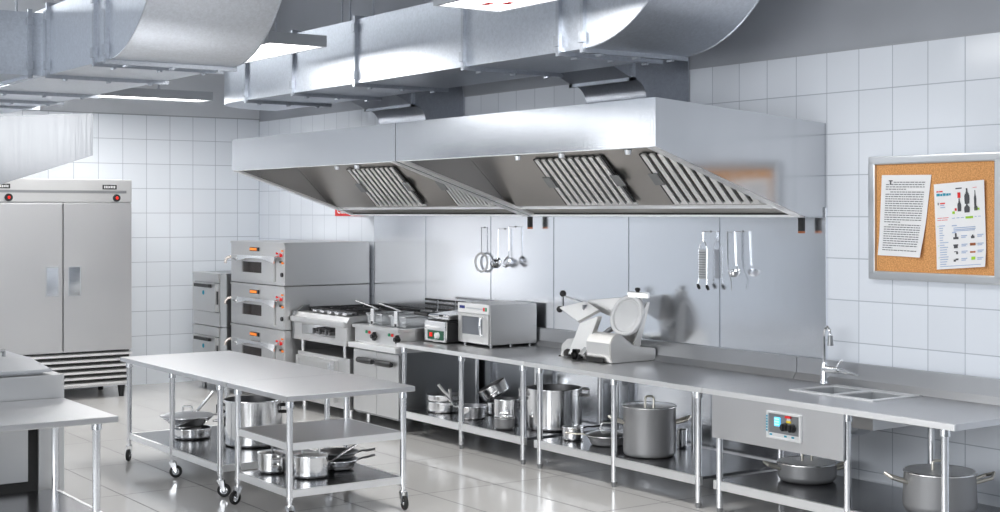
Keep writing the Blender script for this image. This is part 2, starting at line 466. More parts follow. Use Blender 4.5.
duct('large galvanised duct running above the two hoods on the right', 5.63, 6.48, 7.14, 13.35, DZ0, DZ1, (7.107 + .02, 7.383, 8.512, 10.111, 11.23, 12.2), True,
     branches=((7.87, 8.58), (10.92, 11.76)), rods=((6.4, 11.776), (6.4, 11.621), (5.72, 10.0)))
duct('galvanised duct at upper left with side branch, over the carts', 3.36, 4.28, 9.53, YB - .01, DZ0, DZ1, (9.50 + .02, 9.76, 10.82, 12.46, 13.45, 14.2), False,
     side_branch=(1.2, 11.0, 11.9), rods=((3.45, 12.0), (4.2, 12.0)))

# ------------------------------------------------------------------ hanging lamps
def lamp(label, x0, x1, y0, y1, z0, z1, rods):
    root = thing('ceiling_lamp', label, 'lamp', ((x0 + x1) / 2, (y0 + y1) / 2, z0), 'hanging box lamps')
    b = MB(); t = .022
    b.box(x0, x0 + t, y0, y1, z0, z1); b.box(x1 - t, x1, y0, y1, z0, z1)
    b.box(x0 + t, x1 - t, y0, y0 + t, z0, z1); b.box(x0 + t, x1 - t, y1 - t, y1, z0, z1)
    b.box(x0 + t, x1 - t, y0 + t, y1 - t, z1 - .01, z1)
    obj('housing', b, 'lamphouse', root)
    obj('diffuser', MB().box(x0 + t, x1 - t, y0 + t, y1 - t, z0 + .012, z0 + .02), 'lamp', root)
    for xx, yy in rods:
        b = MB(); b.cyl((xx, yy, z1 - .002), (xx, yy, CZ), .009, seg=8); b.cyl((xx, yy, z1), (xx, yy, z1 + .02), .03, .02, 12)
        obj('suspension_rod', b, 'galvd', root)
    return root
lamp('hanging box lamp half hidden by the left duct, in front of the right duct', 4.75, 5.25, 9.91, 11.5, 3.225, 3.315, ((5.0, 10.3), (5.0, 11.2)))
l3 = lamp('hanging box lamp cut by the top edge of the picture', 4.756, 5.268, 5.95, 7.557, 3.225, 3.315, ((5.0, 6.3), (5.0, 7.2)))
for xx, yy in ((5.03, 7.35), (5.12, 7.25)): obj('red_mark', MB().box(xx - .03, xx + .03, yy - .05, yy + .05, 3.2345, 3.2372), 'red', l3)
lamp('long hanging box lamp near the rear wall, under the left duct', 4.2, 5.882, 13.57, 13.88, 3.07, 3.158, ((4.5, 13.72), (5.36, 13.72)))

# ------------------------------------------------------------------ fridge
FX0, FX1, FY, FYB = 3.877, 5.329, 14.40, 15.22
fr = thing('refrigerator', 'tall two door stainless refrigerator against the rear wall', 'fridge', ((FX0 + FX1) / 2, FY + .4, 0))
b = MB(); b.box(FX0, FX1, FY + .03, FYB, .12, 2.262, .006)
obj('body', b, 'fridge', fr)
b = MB(); b.box(FX0, FX1, FY - .012, FY + .03, 2.03, 2.266, .006)
b.mi = 1; b.box(FX0 + .02, FX1 - .06, FY - .016, FY - .010, 2.125, 2.152)
obj('header_panel', b, ['appl', 'side'], fr)
def seg_text(b, x0, x1, z0, z1, y, n):
    w = (x1 - x0) / n
    for k in range(n):
        xa = x0 + w * k; b.box(xa + w * .1, xa + w * .72, y - .002, y, z0 + (z1 - z0) * .1 * random.random(), z1 - (z1 - z0) * .15 * random.random())
for xx in (5.09, 4.0):
    b = MB(); b.box(xx - .075, xx + .075, FY - .017, FY - .011, 2.165, 2.212, .002)
    b.mi = 1; seg_text(b, xx - .062, xx + .062, 2.175, 2.202, FY - .017, 7)
    obj('badge', b, ['black', 'lip'], fr)['label'] = 'small black maker plate with grey letters'
for xx in (5.163, 4.06):
    b = MB(); b.cyl((xx, FY - .011, 2.076), (xx, FY - .03, 2.076), .040, .038, 24)
    b.mi = 1; b.cyl((xx, FY - .030, 2.076), (xx, FY - .036, 2.076), .015, .013, 20)
    obj('indicator_lamp', b, ['black', 'redlamp'], fr)['label'] = 'round black switch with red centre'
xm = 4.603
for x0, x1, h0, h1 in ((FX0 + .004, xm - .008, 4.436, 4.55), (xm + .008, FX1 - .004, 4.664, 4.778)):
    b = MB(); b.box(x0, x1, FY - .02, FY + .03, .503, 2.018, .006)
    d = obj('door', b, 'fridge', fr)
    b = MB()
    zA, zB, t = 1.08, 1.365, .012
    b.box(h0 - t, h1 + t, FY - .026, FY - .019, zA - t, zA, .002); b.box(h0 - t, h1 + t, FY - .026, FY - .019, zB, zB + t, .002)
    b.box(h0 - t, h0, FY - .026, FY - .019, zA, zB, .002); b.box(h1, h1 + t, FY - .026, FY - .019, zA, zB, .002)
    b.mi = 1
    b.hexa([(h0, FY - .0235, zA), (h1, FY - .0235, zA), (h1, FY - .019, zA), (h0, FY - .019, zA)], [(h0, FY - .0205, zB), (h1, FY - .0205, zB), (h1, FY - .019, zB), (h0, FY - .019, zB)])
    obj('handle', b, ['alu', 'chrome'], d)['label'] = 'recessed polished pull handle'
b = MB(); b.box(FX0 + .02, FX1 - .02, FY + .02, FY + .05, .14, .49)
b.mi = 1
for k in range(6):
    z = .145 + k * .06
    b.hexa([(FX0, FY - .015, z), (FX1, FY - .015, z), (FX1, FY + .03, z + .012), (FX0, FY + .03, z + .012)],
           [(FX0, FY - .015, z + .022), (FX1, FY - .015, z + .022), (FX1, FY + .03, z + .034), (FX0, FY + .03, z + .034)])
obj('vent_grille', b, ['dark', 'lip'], fr)
for xx in (FX0 + .08, FX1 - .08):
    for yy in (FY + .08, FYB - .1):
        obj('foot', MB().cyl((xx, yy, 0), (xx, yy, .13), .026, .042, 12), 'black', fr)

# ------------------------------------------------------------------ stacked holding cabinets
CX, CYa, CYb = 6.17, 13.99, 14.73
for lab, z0, z1 in (('upper boxy holding cabinet behind the deck ovens', .705, 1.275), ('lower boxy holding cabinet behind the deck ovens', .11, .70)):
    c = thing('holding_cabinet', lab, 'cabinet', (CX + .3, 14.35, z0), 'holding cabinets stacked by the rear wall')
    b = MB(); b.prism([(CX, CYb), (CX, CYa + .05), (CX + .05, CYa), (7.15, CYa), (7.15, CYb)], 'z', z0, z1, .004)
    obj('body', b, 'side', c)
    b = MB(); b.box(CX - .02, CX, CYa + .05, CYb, z1 - .10, z1 - .004, .006); b.box(CX - .012, CX, CYa + .05, CYb, z0 + .005, z0 + .15, .004)
    b.box(CX - .03, CX + .1, CYa + .05, CYb, z1 - .012, z1 + .002, .003)
    obj('front_panel', b, 'appl', c)
    b = MB(); b.box(CX - .03, CX, CYa + .12, CYb - .01, z0 + .155, z1 - .105, .006)
    d = obj('door', b, 'appl', c)
    b = MB(); b.box(CX - .065, CX - .03, CYa + .22, CYb - .12, z1 - .155, z1 - .12, .008)
    obj('handle', b, 'black', d)
    obj('badge', MB().cyl((CX - .031, CYa + .43, z1 - .215), (CX - .034, CYa + .43, z1 - .215), .024, seg=16), 'teal', d)
    b = MB(); b.box(CX - .016, CX, CYa + .06, CYa + .115, z0 + .16, z1 - .11, .003); b.mi = 1
    b.box(CX - .022, CX - .015, CYa + .07, CYa + .105, z1 - .33, z1 - .19, .003)
    obj('control_strip', b, ['appl', 'black'], c)
st = thing('cabinet_stand', 'low steel base under the holding cabinets', 'stand', (6.6, 14.35, 0))
b = MB(); b.box(6.2, 7.1, 14.0, 14.7, .08, .108); obj('frame', b, 'side', st)
for xx in (6.25, 7.05):
    for yy in (14.05, 14.65): obj('leg', MB().cyl((xx, yy, 0), (xx, yy, .081), .025, seg=12), 'side', st)

# ------------------------------------------------------------------ three deck ovens
OX, OY0, OY1 = 6.216, 12.605, 13.87
labs = ('bottom pizza deck oven of the stack of three, partly behind the cart top', 'middle pizza deck oven of the stack of three', 'top pizza deck oven of the stack of three, below the red sign')
for i in range(3):
    z0 = .335 + i * .433; z1 = z0 + .428
    ov = thing('deck_oven', labs[i], 'oven', (6.7, 13.24, z0), 'pizza deck ovens stacked beside the range')
    b = MB(); b.box(OX, 7.17, OY0, OY1, z0, z1, .006); b.box(OX - .008, OX + .02, OY0 + .0, OY1, z1 - .02, z1 - .002, .002)
    obj('body', b, 'appl', ov)
    b = MB()      # front face of the door with an opening for the glass
    ya, yb, wa, wb = 12.80, 13.80, 13.07, 13.53
    zz = (z0 + .035, z0 + .112, z0 + .222, z0 + .285)
    X0, X1 = OX - .03, OX
    b.box(X0, X1, ya, wa, zz[0], zz[3], .002); b.box(X0, X1, wb, yb, zz[0], zz[3], .002)
    b.box(X0, X1, wa, wb, zz[0], zz[1], .002); b.box(X0, X1, wa, wb, zz[2], zz[3], .002)
    d = obj('door', b, 'appl', ov)
    obj('window', MB().box(OX - .018, OX - .004, wa, wb, zz[1], zz[2]), 'glass', d)['label'] = 'dark oven window'
    b = MB()      # wide arched pull shield over the window
    n = 14
    for k in range(n):
        y_a = 12.71 + .88 * k / n; y_b = 12.71 + .88 * (k + 1) / n
        def prof(y):
            t = (y - 12.71) / .88; dr = .02 + .075 * max(0, abs(t - .5) * 2 - .35) ** 1.3
            return [(OX - .01, z0 + .30), (OX - .06, z0 + .288), (OX - .072, z0 + .281 - dr), (OX - .064, z0 + .279 - dr), (OX - .052, z0 + .276), (OX - .01, z0 + .287)]
        pa, pb = prof(y_a), prof(y_b)
        va = [b.bm.verts.new((x, y_a, z)) for x, z in pa]; vb = [b.bm.verts.new((x, y_b, z)) for x, z in pb]
        for q in range(6): b.bm.faces.new((va[q], va[(q + 1) % 6], vb[(q + 1) % 6], vb[q]))
        if k == 0: b.bm.faces.new(va)
        if k == n - 1: b.bm.faces.new(vb)
    bmesh.ops.remove_doubles(b.bm, verts=b.bm.verts[:], dist=1e-5)
    obj('pull_handle', b, 'pot', d)
    b = MB(); b.tube([(OX - .03, 13.66, z0 + .235), (OX - .07, 13.66, z0 + .25), (OX - .075, 13.60, z0 + .25), (OX - .06, 13.58, z0 + .225)], .010, 8)
    obj('latch', b, 'side', d)
    b = MB(); b.box(OX - .012, OX, 13.18, 13.39, z0 + .33, z0 + .37, .004); b.mi = 1; b.box(OX - .014, OX - .011, 13.22, 13.38, z0 + .337, z0 + .363)
    obj('badge', b, ['black', 'orange'], ov)['label'] = 'small orange maker badge'
    b = MB(); b.box(OX - .006, OX, 12.62, 12.79, z0 + .03, z0 + .37, .002)
    cp = obj('control_panel', b, 'appl', ov)
    for yy, dz, rr, mt in ((12.75, .318, .009, 'red'), (12.665, .30, .017, 'red'), (12.63, .345, .008, 'orange'), (12.625, .225, .010, 'orange')):
        b = MB(); b.cyl((OX - .006, yy, z0 + dz), (OX - .022, yy, z0 + dz), rr, rr * .8, 16); b.box(OX - .026, OX - .018, yy - .004, yy + .004, z0 + dz - rr, z0 + dz + rr * 1.5, .001)
        obj('knob', b, mt, cp)
    b = MB(); b.box(OX - .02, OX - .004, 12.645, 12.69, z0 + .225, z0 + .245, .003); obj('switch', b, 'black', cp)
    b = MB(); b.cyl((OX - .004, 12.645, z0 + .11), (OX - .02, 12.645, z0 + .11), .022, seg=16); obj('dial', b, 'black', cp)
    b = MB(); b.tube([(OX + .05, 13.865, z0 + .26), (OX + .03, 13.90, z0 + .262), (OX - .01, 13.935, z0 + .25), (OX - .03, 13.945, z0 + .22), (OX - .03, 13.946, z0 + .19)], .016, 12)
    obj('vent_pipe', b, 'pinkpipe', ov)['label'] = 'bent copper coloured vent pipe'
st = thing('oven_stand', 'steel stand on legs under the deck ovens', 'stand', (6.7, 13.24, 0))
b = MB(); b.box(OX + .02, 7.15, OY0 + .02, OY1 - .02, .29, .332, .004); b.box(OX + .06, 7.12, OY0 + .05, OY1 - .05, .12, .14)
obj('frame', b, 'side', st)
for xx in (OX + .05, 7.11):
    for yy in (OY0 + .05, OY1 - .05): obj('leg', MB().box(xx - .02, xx + .02, yy - .02, yy + .02, 0, .291, .003), 'tube', st)

# ------------------------------------------------------------------ range on its base oven
RX, RY0, RY1 = 6.30, 11.50, 12.57
rg = thing('gas_range_top', 'countertop gas range with black grates between deck ovens and fryer', 'stove', (6.7, 12.03, .575))
b = MB(); b.box(RX + .075, 7.10, RY0, RY1, .69, .915, .005)
b.prism([(RX - .03, .86), (RX + .03, .955), (RX + .2, .965), (7.1, .965), (7.1, .91), (RX + .02, .86)], 'y', RY0, RY1)
b.box(RX - .005, RX + .02, RY0, RY1, .69, .725, .003)
b.box(RX, RX + .08, RY0, 11.72, .725, .86); b.box(RX, RX + .08, 12.40, RY1, .725, .86)
b.box(RX, RX + .08, 11.72, 12.40, .725, .75); b.box(RX, RX + .08, 11.72, 12.40, .85, .86)
obj('body', b, 'appl', rg)
b = MB(); b.box(RX - .045, RX - .005, RY0 - .005, RY1 + .005, .862, .915, .014); obj('front_rail', b, 'appl', rg)
b = MB(); b.box(RX + .066, RX + .074, 11.72, 12.40, .75, .85); cp = obj('control_recess', b, 'chrome', rg)
for k in range(3):
    yy = 11.83 + k * .125; b = MB(); b.cyl((RX + .066, yy, .80), (RX - .0, yy, .80), .036, .032, 20); b.cyl((RX + .0, yy, .80), (RX - .03, yy, .80), .030, .026, 20); b.box(RX - .05, RX - .03, yy - .009, yy + .009, .772, .828, .003)
    obj('knob', b, 'shelf', cp)
b = MB(); b.box(RX + .12, 7.05, RY0 + .06, RY1 - .06, .965, .968); obj('burner_tray', b, 'iron', rg)
for i in range(2):
    for j in range(3):
        cx, cy = RX + .30 + i * .36, RY0 + .21 + j * .325
        b = MB()
        w = .15
        for s_ in (-1, 1):
            b.box(cx - .17, cx + .17, cy + s_ * w - .008, cy + s_ * w + .008, .985, 1.0, .003); b.box(cx + s_ * .16 - .008, cx + s_ * .16 + .008, cy - w, cy + w, .985, 1.0, .003)
            b.box(cx - .17, cx - .04, cy + s_ * .05 - .006, cy + s_ * .05 + .006, .985, 1.0); b.box(cx + .04, cx + .17, cy + s_ * .05 - .006, cy + s_ * .05 + .006, .985, 1.0)
            for q in (-1, 1): b.box(cx + s_ * .155 - .008, cx + s_ * .155 + .008, cy + q * w - .008, cy + q * w + .008, .966, .99)
        obj('grate', b, 'iron', rg)
        b = MB(); b.lathe([(.0, .99), (.045, .988), (.05, .98), (.062, .978), (.065, .967), (0, .967)], (cx, cy, 0), 20)
        obj('burner', b, 'iron', rg)
for j in range(5):
    yy = RY0 + .10 + j * .15; obj('grate_lug', MB().box(RX + .05, RX + .15, yy, yy + .085, .966, .990, .010), 'chrome', rg)
b = MB(); b.prism([(RX + .03, .96), (RX + .10, 1.01), (RX + .16, 1.02), (RX + .16, .96)], 'y', RY1 - .02, RY1 + .015); b.box(RX - .01, 7.1, RY1 + .001, RY1 + .015, .69, .965)
obj('end_guard', b, 'side', rg)
for yy in (RY0 + .1, RY1 - .12):
    for xx in (RX + .04, 7.0): obj('foot', MB().cyl((xx, yy, .575), (xx, yy, .692), .018, .024, 12), 'tube', rg)
bo = thing('base_oven', 'low oven cabinet with framed door under the gas range', 'oven', (6.7, 12.03, 0))
b = MB(); b.box(RX + .03, 7.1, RY0, RY1 - .02, .10, .573, .005); obj('body', b, 'appl', bo)
b = MB(); b.box(RX, RX + .03, 11.72, RY1 - .06, .15, .54, .004); b.box(RX - .014, RX, 11.72, RY1 - .06, .505, .54, .003); b.box(RX - .014, RX, 11.72, RY1 - .06, .15, .19, .003)
b.box(RX - .014, RX, 11.72, 11.77, .19, .505, .003); b.box(RX - .014, RX, RY1 - .11, RY1 - .06, .19, .505, .003)
d = obj('door', b, 'appl', bo)
b = MB(); b.box(RX - .05, RX - .01, 11.74, 11.79, .36, .50, .01); b.cyl((RX - .04, 11.765, .33), (RX - .04, 11.765, .52), .014, seg=10); obj('hinge', b, 'chrome', d)
b = MB(); b.tube([(RX - .0, 12.0, .40), (RX - .055, 12.0, .40), (RX - .055, 12.35, .40), (RX, 12.35, .40)], .014, 10); obj('handle', b, 'black', d)
for yy in (RY0 + .06, RY1 - .08):
    for xx in (RX + .08, 7.0): obj('foot', MB().cyl((xx, yy, 0), (xx, yy, .102), .022, .028, 12), 'tube', bo)

# ------------------------------------------------------------------ fryer and its base cabinet
QX, QY0, QY1 = 6.34, 10.63, 11.45
fy = thing('deep_fryer', 'double tank countertop fryer beside the gas range', 'fryer', (6.68, 11.04, .745))
b = MB(); z1 = .905
b.box(QX + .012, 6.98, QY0 + .008, QY1 - .008, .745, z1 - .03, .006)
for xa, xb, ya, yb in ((QX - .012, QX + .07, QY0, QY1), (6.92, 6.99, QY0, QY1), (QX + .07, 6.92, QY0, QY0 + .05), (QX + .07, 6.92, QY1 - .05, QY1), (QX + .07, 6.92, 11.01, 11.07)):
    b.box(xa, xb, ya, yb, z1 - .03, z1, .004)
obj('body', b, 'appl', fy)
for ya, yb in ((QY0 + .05, 11.01), (11.07, QY1 - .05)):
    b = MB(); b.box(QX + .07, 6.92, ya, yb, z1 - .028, z1 - .016); obj('oil_tank', b, 'shelf', fy)
for yy in (10.72, 11.125):
    kb = MB(); kb.cyl((QX + .012, yy - .06, .815), (QX - .018, yy - .06, .815), .04, .037, 4); kb.cyl((QX - .018, yy - .06, .815), (QX - .034, yy - .06, .815), .018, seg=12)
    obj('knob', kb, 'black', fy)
    for dy, mt in ((.115, 'green'), (.06, 'red')):
        obj('indicator_lamp', MB().cyl((QX + .012, yy + dy - .02, .845), (QX + .002, yy + dy - .02, .845), .014, seg=12), mt, fy)
def basket(label, yc):
    r = thing('fryer_basket', label, 'fryer basket', (6.66, yc, z1), 'wire baskets hanging in the fryer')
    x0, x1, ya, yb, zt, zb = 6.45, 6.86, yc - .14, yc + .14, 1.0, .895
    b = MB()
    b.tube([(x0, ya, zt), (x1, ya, zt), (x1, yb, zt), (x0, yb, zt)], .007, 6, closed=True)
    b.tube([(x0 + .02, ya + .02, zb), (x1 - .02, ya + .02, zb), (x1 - .02, yb - .02, zb), (x0 + .02, yb - .02, zb)], .005, 6, closed=True)
    for k in range(29):
        x = x0 + (x1 - x0) * k / 28; xi = x0 + .02 + (x1 - x0 - .04) * k / 28
        for s_, o_ in ((ya, ya + .02), (yb, yb - .02)): b.tube([(x, s_, zt), (xi, o_, zb)], .0018, 4)
    for k in range(21):
        y = ya + (yb - ya) * k / 20; yi = ya + .02 + (yb - ya - .04) * k / 20
        for s_, o_ in ((x0, x0 + .02), (x1, x1 - .02)): b.tube([(s_, y, zt), (o_, yi, zb)], .0018, 4)
    for zz in (.91, .925, .94, .955, .97, .985):
        b.tube([(x0 + .008, ya + .008, zz), (x1 - .008, ya + .008, zz), (x1 - .008, yb - .008, zz), (x0 + .008, yb - .008, zz)], .0018, 4, closed=True)
    obj('wire_cage', b, 'alu', r)
    b = MB(); b.box(x0 - .022, x0 - .006, yc - .03, yc + .03, .91, 1.045, .005); b.box(x0 - .02, x0 + .03, yc - .03, yc + .03, 1.035, 1.05, .004)
    obj('hook_plate', b, 'pot', r)
    b = MB(); b.box(x0 - .026, x0 - .016, yc - .015, yc + .015, .91, .935, .003); obj('stop_pad', b, 'black', r)
    b = MB(); b.tube([(x0 + .02, yc - .03, 1.045), (x0 + .0, yc, 1.06), (x0 - .02, yc + .30, 1.105)], .008, 8); obj('handle', b, 'side', r)
basket('wire fryer basket nearest the gas range', 11.26)
basket('wire fryer basket nearest the contact grill', 10.84)
fb = thing('fryer_cabinet', 'two door steel base cabinet under the fryer', 'cabinet', (6.7, 11.04, 0))
b = MB(); b.box(QX + .02, 7.15, QY0, QY1, .10, .70, .004); obj('body', b, 'side', fb)
b = MB(); b.box(QX - .045, 7.15, QY0 - .01, QY1 + .02, .695, .742, .006); obj('top_plate', b, 'lip', fb)
for ya, yb, ha in ((QY0 + .01, 11.02, 10.85), (11.026, QY1 - .005, 11.18)):
    d = obj('door', MB().box(QX, QX + .02, ya, yb, .12, .675, .004), 'appl', fb)
    b = MB(); b.tube([(QX - .01, ha - .13, .585), (QX - .03, ha - .12, .59), (QX - .04, ha, .592), (QX - .03, ha + .12, .59), (QX - .01, ha + .13, .585)], [.016, .026, .028, .026, .016], 12)
    obj('handle', b, 'black', d)
for yy in (QY0 + .08, QY1 - .12):
    for xx in (QX + .1, 7.05): obj('leg', MB().cyl((xx, yy, 0), (xx, yy, .102), .022, .026, 12), 'tube', fb)

# ------------------------------------------------------------------ work tables
def leg(root, x, y, ztop, r=.021, foot=True, collar=True):
    b = MB(); b.cyl((x, y, .03 if foot else .0), (x, y, ztop), r, seg=20)
    if collar: b.cyl((x, y, ztop - .045), (x, y, ztop), r * 1.45, r * 1.3, 20)
    l = obj('leg', b, 'tube', root)
    if foot: obj('foot', MB().cyl((x, y, 0), (x, y, .035), r * .8, r * 1.05, 14), 'side', l)
    return l

def top_sheet(b, x0, x1, y0, y1, zt, th=.035, holes=()):
    if not holes:
        b.box(x0, x1, y0, y1, zt - th, zt, .006); return
    xs = sorted({x0, x1} | {h[0] for h in holes} | {h[1] for h in holes}); ys = sorted({y0, y1} | {h[2] for h in holes} | {h[3] for h in holes})
    for i in range(len(xs) - 1):
        for j in range(len(ys) - 1):
            cx, cy = (xs[i] + xs[i + 1]) / 2, (ys[j] + ys[j + 1]) / 2
            if any(h[0] < cx < h[1] and h[2] < cy < h[3] for h in holes): continue
            b.box(xs[i], xs[i + 1], ys[j], ys[j + 1], zt - .004, zt)
    b.box(x0, x0 + .02, y0, y1, zt - th, zt - .002, .004); b.box(x1 - .02, x1, y0, y1, zt - th, zt - .004)
    b.box(x0 + .02, x1 - .02, y0, y0 + .02, zt - th, zt - .004); b.box(x0 + .02, x1 - .02, y1 - .02, y1, zt - th, zt - .004)

ZT = .796
def counter(label, y0, y1, legs, holes=(), shelf=True):
    t = thing('work_table', label, 'work table', (6.75, (y0 + y1) / 2, 0), 'steel work tables along the side wall')
    b = MB(); top_sheet(b, 6.304, 7.17, y0, y1, ZT, .035, holes); b.mi = 1; b.box(6.294, 6.3045, y0 + .001, y1 - .001, ZT - .036, ZT - .002, .004); obj('tabletop', b, ['top', 'lip'], t)
    b = MB(); b.box(7.165, 7.195, y0, y1, ZT - .03, .945, .006); b.prism([(7.13, ZT), (7.17, ZT), (7.17, ZT + .05)], 'y', y0, y1)
    obj('backsplash', b, 'splash', t)
    for yy in legs:
        leg(t, 6.345, yy, ZT - .033); leg(t, 7.10, yy, ZT - .033, collar=False)
    b = MB(); b.box(6.36, 7.12, y0 + .06, y1 - .06, .185, .205, .003)
    b.mi = 1; b.box(6.335, 6.362, min(legs) + .02 if False else y0 + .06, y1 - .06, .148, .206, .004)
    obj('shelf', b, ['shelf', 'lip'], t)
    return t
counter('steel work table nearest the fryer, carrying microwave and contact grill', 8.705, 10.60, (10.55, 9.65, 8.79))
counter('middle steel work table carrying the meat slicer', 6.755, 8.70, (8.575, 7.70, 6.838))
H1, H2 = (6.70, 7.02, 6.02, 6.29), (6.70, 7.02, 5.70, 5.97)
sk = counter('steel sink table at right with control panel on its apron', 4.80, 6.75, (6.64, 5.58, 4.90), holes=(H1, H2))
b = MB(); b.box(6.296, 6.314, 5.57, 6.66, .488, ZT - .034, .003); b.box(6.31, 6.60, 6.645, 6.66, .488, ZT - .034)
ap = obj('apron', b, 'apron', sk)
b = MB()
for y0_, y1_, z0_, z1_ in ((5.885, 6.165, .705, .717), (5.885, 6.165, .553, .565), (5.885, 5.90, .565, .705), (6.15, 6.165, .565, .705)): b.box(6.278, 6.296, y0_, y1_, z0_, z1_, .003)
b.mi = 1; b.box(6.288, 6.296, 5.90, 6.15, .585, .705)
b.mi = 0; b.box(6.284, 6.296, 5.90, 6.15, .565, .588)
cp = obj('control_panel', b, ['lip', 'side'], ap)
b = MB(); b.box(6.280, 6.289, 6.055, 6.10, .632, .685, .002); b.mi = 1
for k in range(3): b.box(6.2788, 6.281, 6.06, 6.095, .640 + k * .016, .646 + k * .016)
obj('display', b, ['bluescr', 'paper'], cp)['label'] = 'small glowing blue display'
for yy in (6.015, 5.955):
    b = MB(); b.cyl((6.289, yy, .632), (6.262, yy, .632), .026, .023, 20); b.box(6.255, 6.265, yy - .006, yy + .006, .61, .654, .002); obj('knob', b, 'black', cp)
b = MB(); b.box(6.276, 6.289, 5.965, 6.01, .688, .702, .003); obj('switch', b, 'red', cp)
b = MB(); b.box(6.284, 6.289, 5.968, 6.005, .660, .674); b.mi = 1; b.box(6.284, 6.289, 5.972, 6.0, .674, .686)
obj('warning_label', b, [plain('yellow', (.8, .6, .03), .5), 'paper'], cp)
b = MB()
for k in range(6): b.box(6.276, 6.279, 6.152, 6.163, .595 + k * .017, .606 + k * .017)
for yy in (5.94, 6.0, 6.12): b.box(6.282, 6.2845, yy, yy + .02, .572, .582)
obj('printed_marks', b, 'teal', cp)

# ------------------------------------------------------------------ sink and faucet
sn = thing('double_sink', 'inset double bowl steel sink in front of the faucet', 'sink', (6.86, 6.0, ZT))
b = MB()
rx0, rx1, ry0, ry1 = 6.655, 7.10, 5.655, 6.335
xs = [rx0, H1[0], H1[1], rx1]; ys = [ry0, H2[2], H2[3], H1[2], H1[3], ry1]
for i in range(3):
    for j in range(5):
        if i == 1 and j in (1, 3): continue
        b.box(xs[i], xs[i + 1], ys[j], ys[j + 1], ZT + .0005, ZT + .007)
obj('rim', b, 'lip', sn)
for h in (H1, H2):
    b = MB(); x0, x1, y0, y1 = h[0], h[1], h[2], h[3]; zb = .65
    i = .02
    b.hexa([(x0 + i, y0 + i, zb), (x1 - i, y0 + i, zb), (x1 - i, y1 - i, zb), (x0 + i, y1 - i, zb)], [(x0 - .002, y0 - .002, ZT + .006), (x1 + .002, y0 - .002, ZT + .006), (x1 + .002, y1 + .002, ZT + .006), (x0 - .002, y1 + .002, ZT + .006)])
    top = max(b.bm.faces, key=lambda f: f.calc_center_median().z); b.bm.faces.remove(top)
    bw = obj('bowl', b, 'bowl', sn)
    md = bw.modifiers.new('thick', 'SOLIDIFY'); md.thickness = .004; md.offset = 1
    b = MB(); c = ((x0 + x1) / 2, (y0 + y1) / 2, zb); b.lathe([(0, .006), (.03, .006), (.038, .002), (.038, .0)], c, 20); obj('drain', b, 'chrome', bw)
b = MB(); b.cyl((6.86, 6.15, .648), (6.86, 6.15, .53), .018, seg=14); b.tube([(6.86, 6.15, .54), (6.90, 6.15, .50), (7.0, 6.15, .50), (7.19, 6.15, .52)], .018, 12)
b.tube([(6.86, 5.84, .645), (6.86, 5.84, .615), (6.86, 6.15, .585)], .018, 12)
obj('drain_pipe', b, 'chrome', sn)
b = MB()
for xa, xb, ya, yb, za, zb in ((6.662, 6.668, 5.67, 6.32, .625, ZT - .004), (7.052, 7.058, 5.67, 6.32, .625, ZT - .004), (6.662, 7.058, 5.664, 5.67, .625, ZT - .004), (6.662, 7.058, 6.32, 6.326, .625, ZT - .004), (6.662, 7.058, 5.665, 6.325, .622, .628)): b.box(xa, xb, ya, yb, za, zb)
obj('basin_casing', b, 'lip', sn)
fc = thing('faucet', 'tall chrome gooseneck faucet behind the sink', 'faucet', (7.06, 6.42, ZT + .007))
b = MB(); b.lathe([(0, 0), (.032, 0), (.032, .012), (.026, .02), (.024, .11), (.018, .14), (.0, .14)], (7.06, 6.405, ZT + .007), 24); obj('base', b, 'chrome', fc)
fd = Vector((-.40, -.92, 0)); f0 = Vector((7.06, 6.405, 0))
b = MB(); pts = [f0 + Vector((0, 0, ZT + .14)), f0 + Vector((0, 0, 1.0)), f0 + Vector((0, 0, 1.11))] + [f0 + fd * (.045 - .045 * cos(radians(a))) + Vector((0, 0, 1.13 + .045 * sin(radians(a)))) for a in range(0, 181, 20)]
b.tube(pts, .0125, 12); sp = obj('spout', b, 'chrome', fc)
pz = f0 + fd * .09
obj('nozzle', MB().cyl(pz + Vector((0, 0, 1.125)), pz + Vector((0, 0, 1.06)), .016, .020, 14), 'side', sp)
b = MB(); b.tube([(7.06, 6.40, .90), (7.05, 6.27, .905)], .026, 14); b.tube([(7.05, 6.30, .905), (7.05, 6.25, .97)], [.016, .008], 10); b.tube([(7.05, 6.28, .905), (7.04, 6.10, .885)], [.018, .007], 10)
obj('lever', b, 'chrome', fc)

# ------------------------------------------------------------------ wheeled carts
def caster(root, x, y, ang):
    b = MB(); b.cyl((x, y, .115), (x, y, .16), .014, seg=12); b.cyl((x, y, .112), (x, y, .122), .024, seg=14)
    d = Vector((cos(ang), sin(ang), 0)); n = Vector((-d.y, d.x, 0)); c = Vector((x, y, .046)) + d * .026
    for s_ in (-1, 1):
        q = n * .019 * s_; p = Vector((x, y, .114)); w = n * .0025
        b.hexa([c + q - d * .010 - w, c + q + d * .010 - w, c + q + d * .010 + w, c + q - d * .010 + w], [p + q - d * .022 - w, p + q + d * .026 - w, p + q + d * .026 + w, p + q - d * .022 + w])
    b.cyl(c - n * .026, c + n * .026, .006, seg=8)
    o = obj('caster', b, 'chrome', root)
    b = MB(); Mx = Matrix((d, Vector((0, 0, 1)), n)).transposed().to_4x4()
    b.lathe([(.026, -.013), (.041, -.0125), (.0455, -.006), (.0455, .006), (.041, .0125), (.026, .013), (.026, -.013)], c, 28, Mx)
    b.mi = 1; b.lathe([(0, -.010), (.010, -.012), (.017, -.007), (.027, -.008), (.027, .008), (.017, .007), (.010, .012), (0, .010)], c, 24, Mx)
    obj('wheel', b, ['rubber', 'chrome'], o)

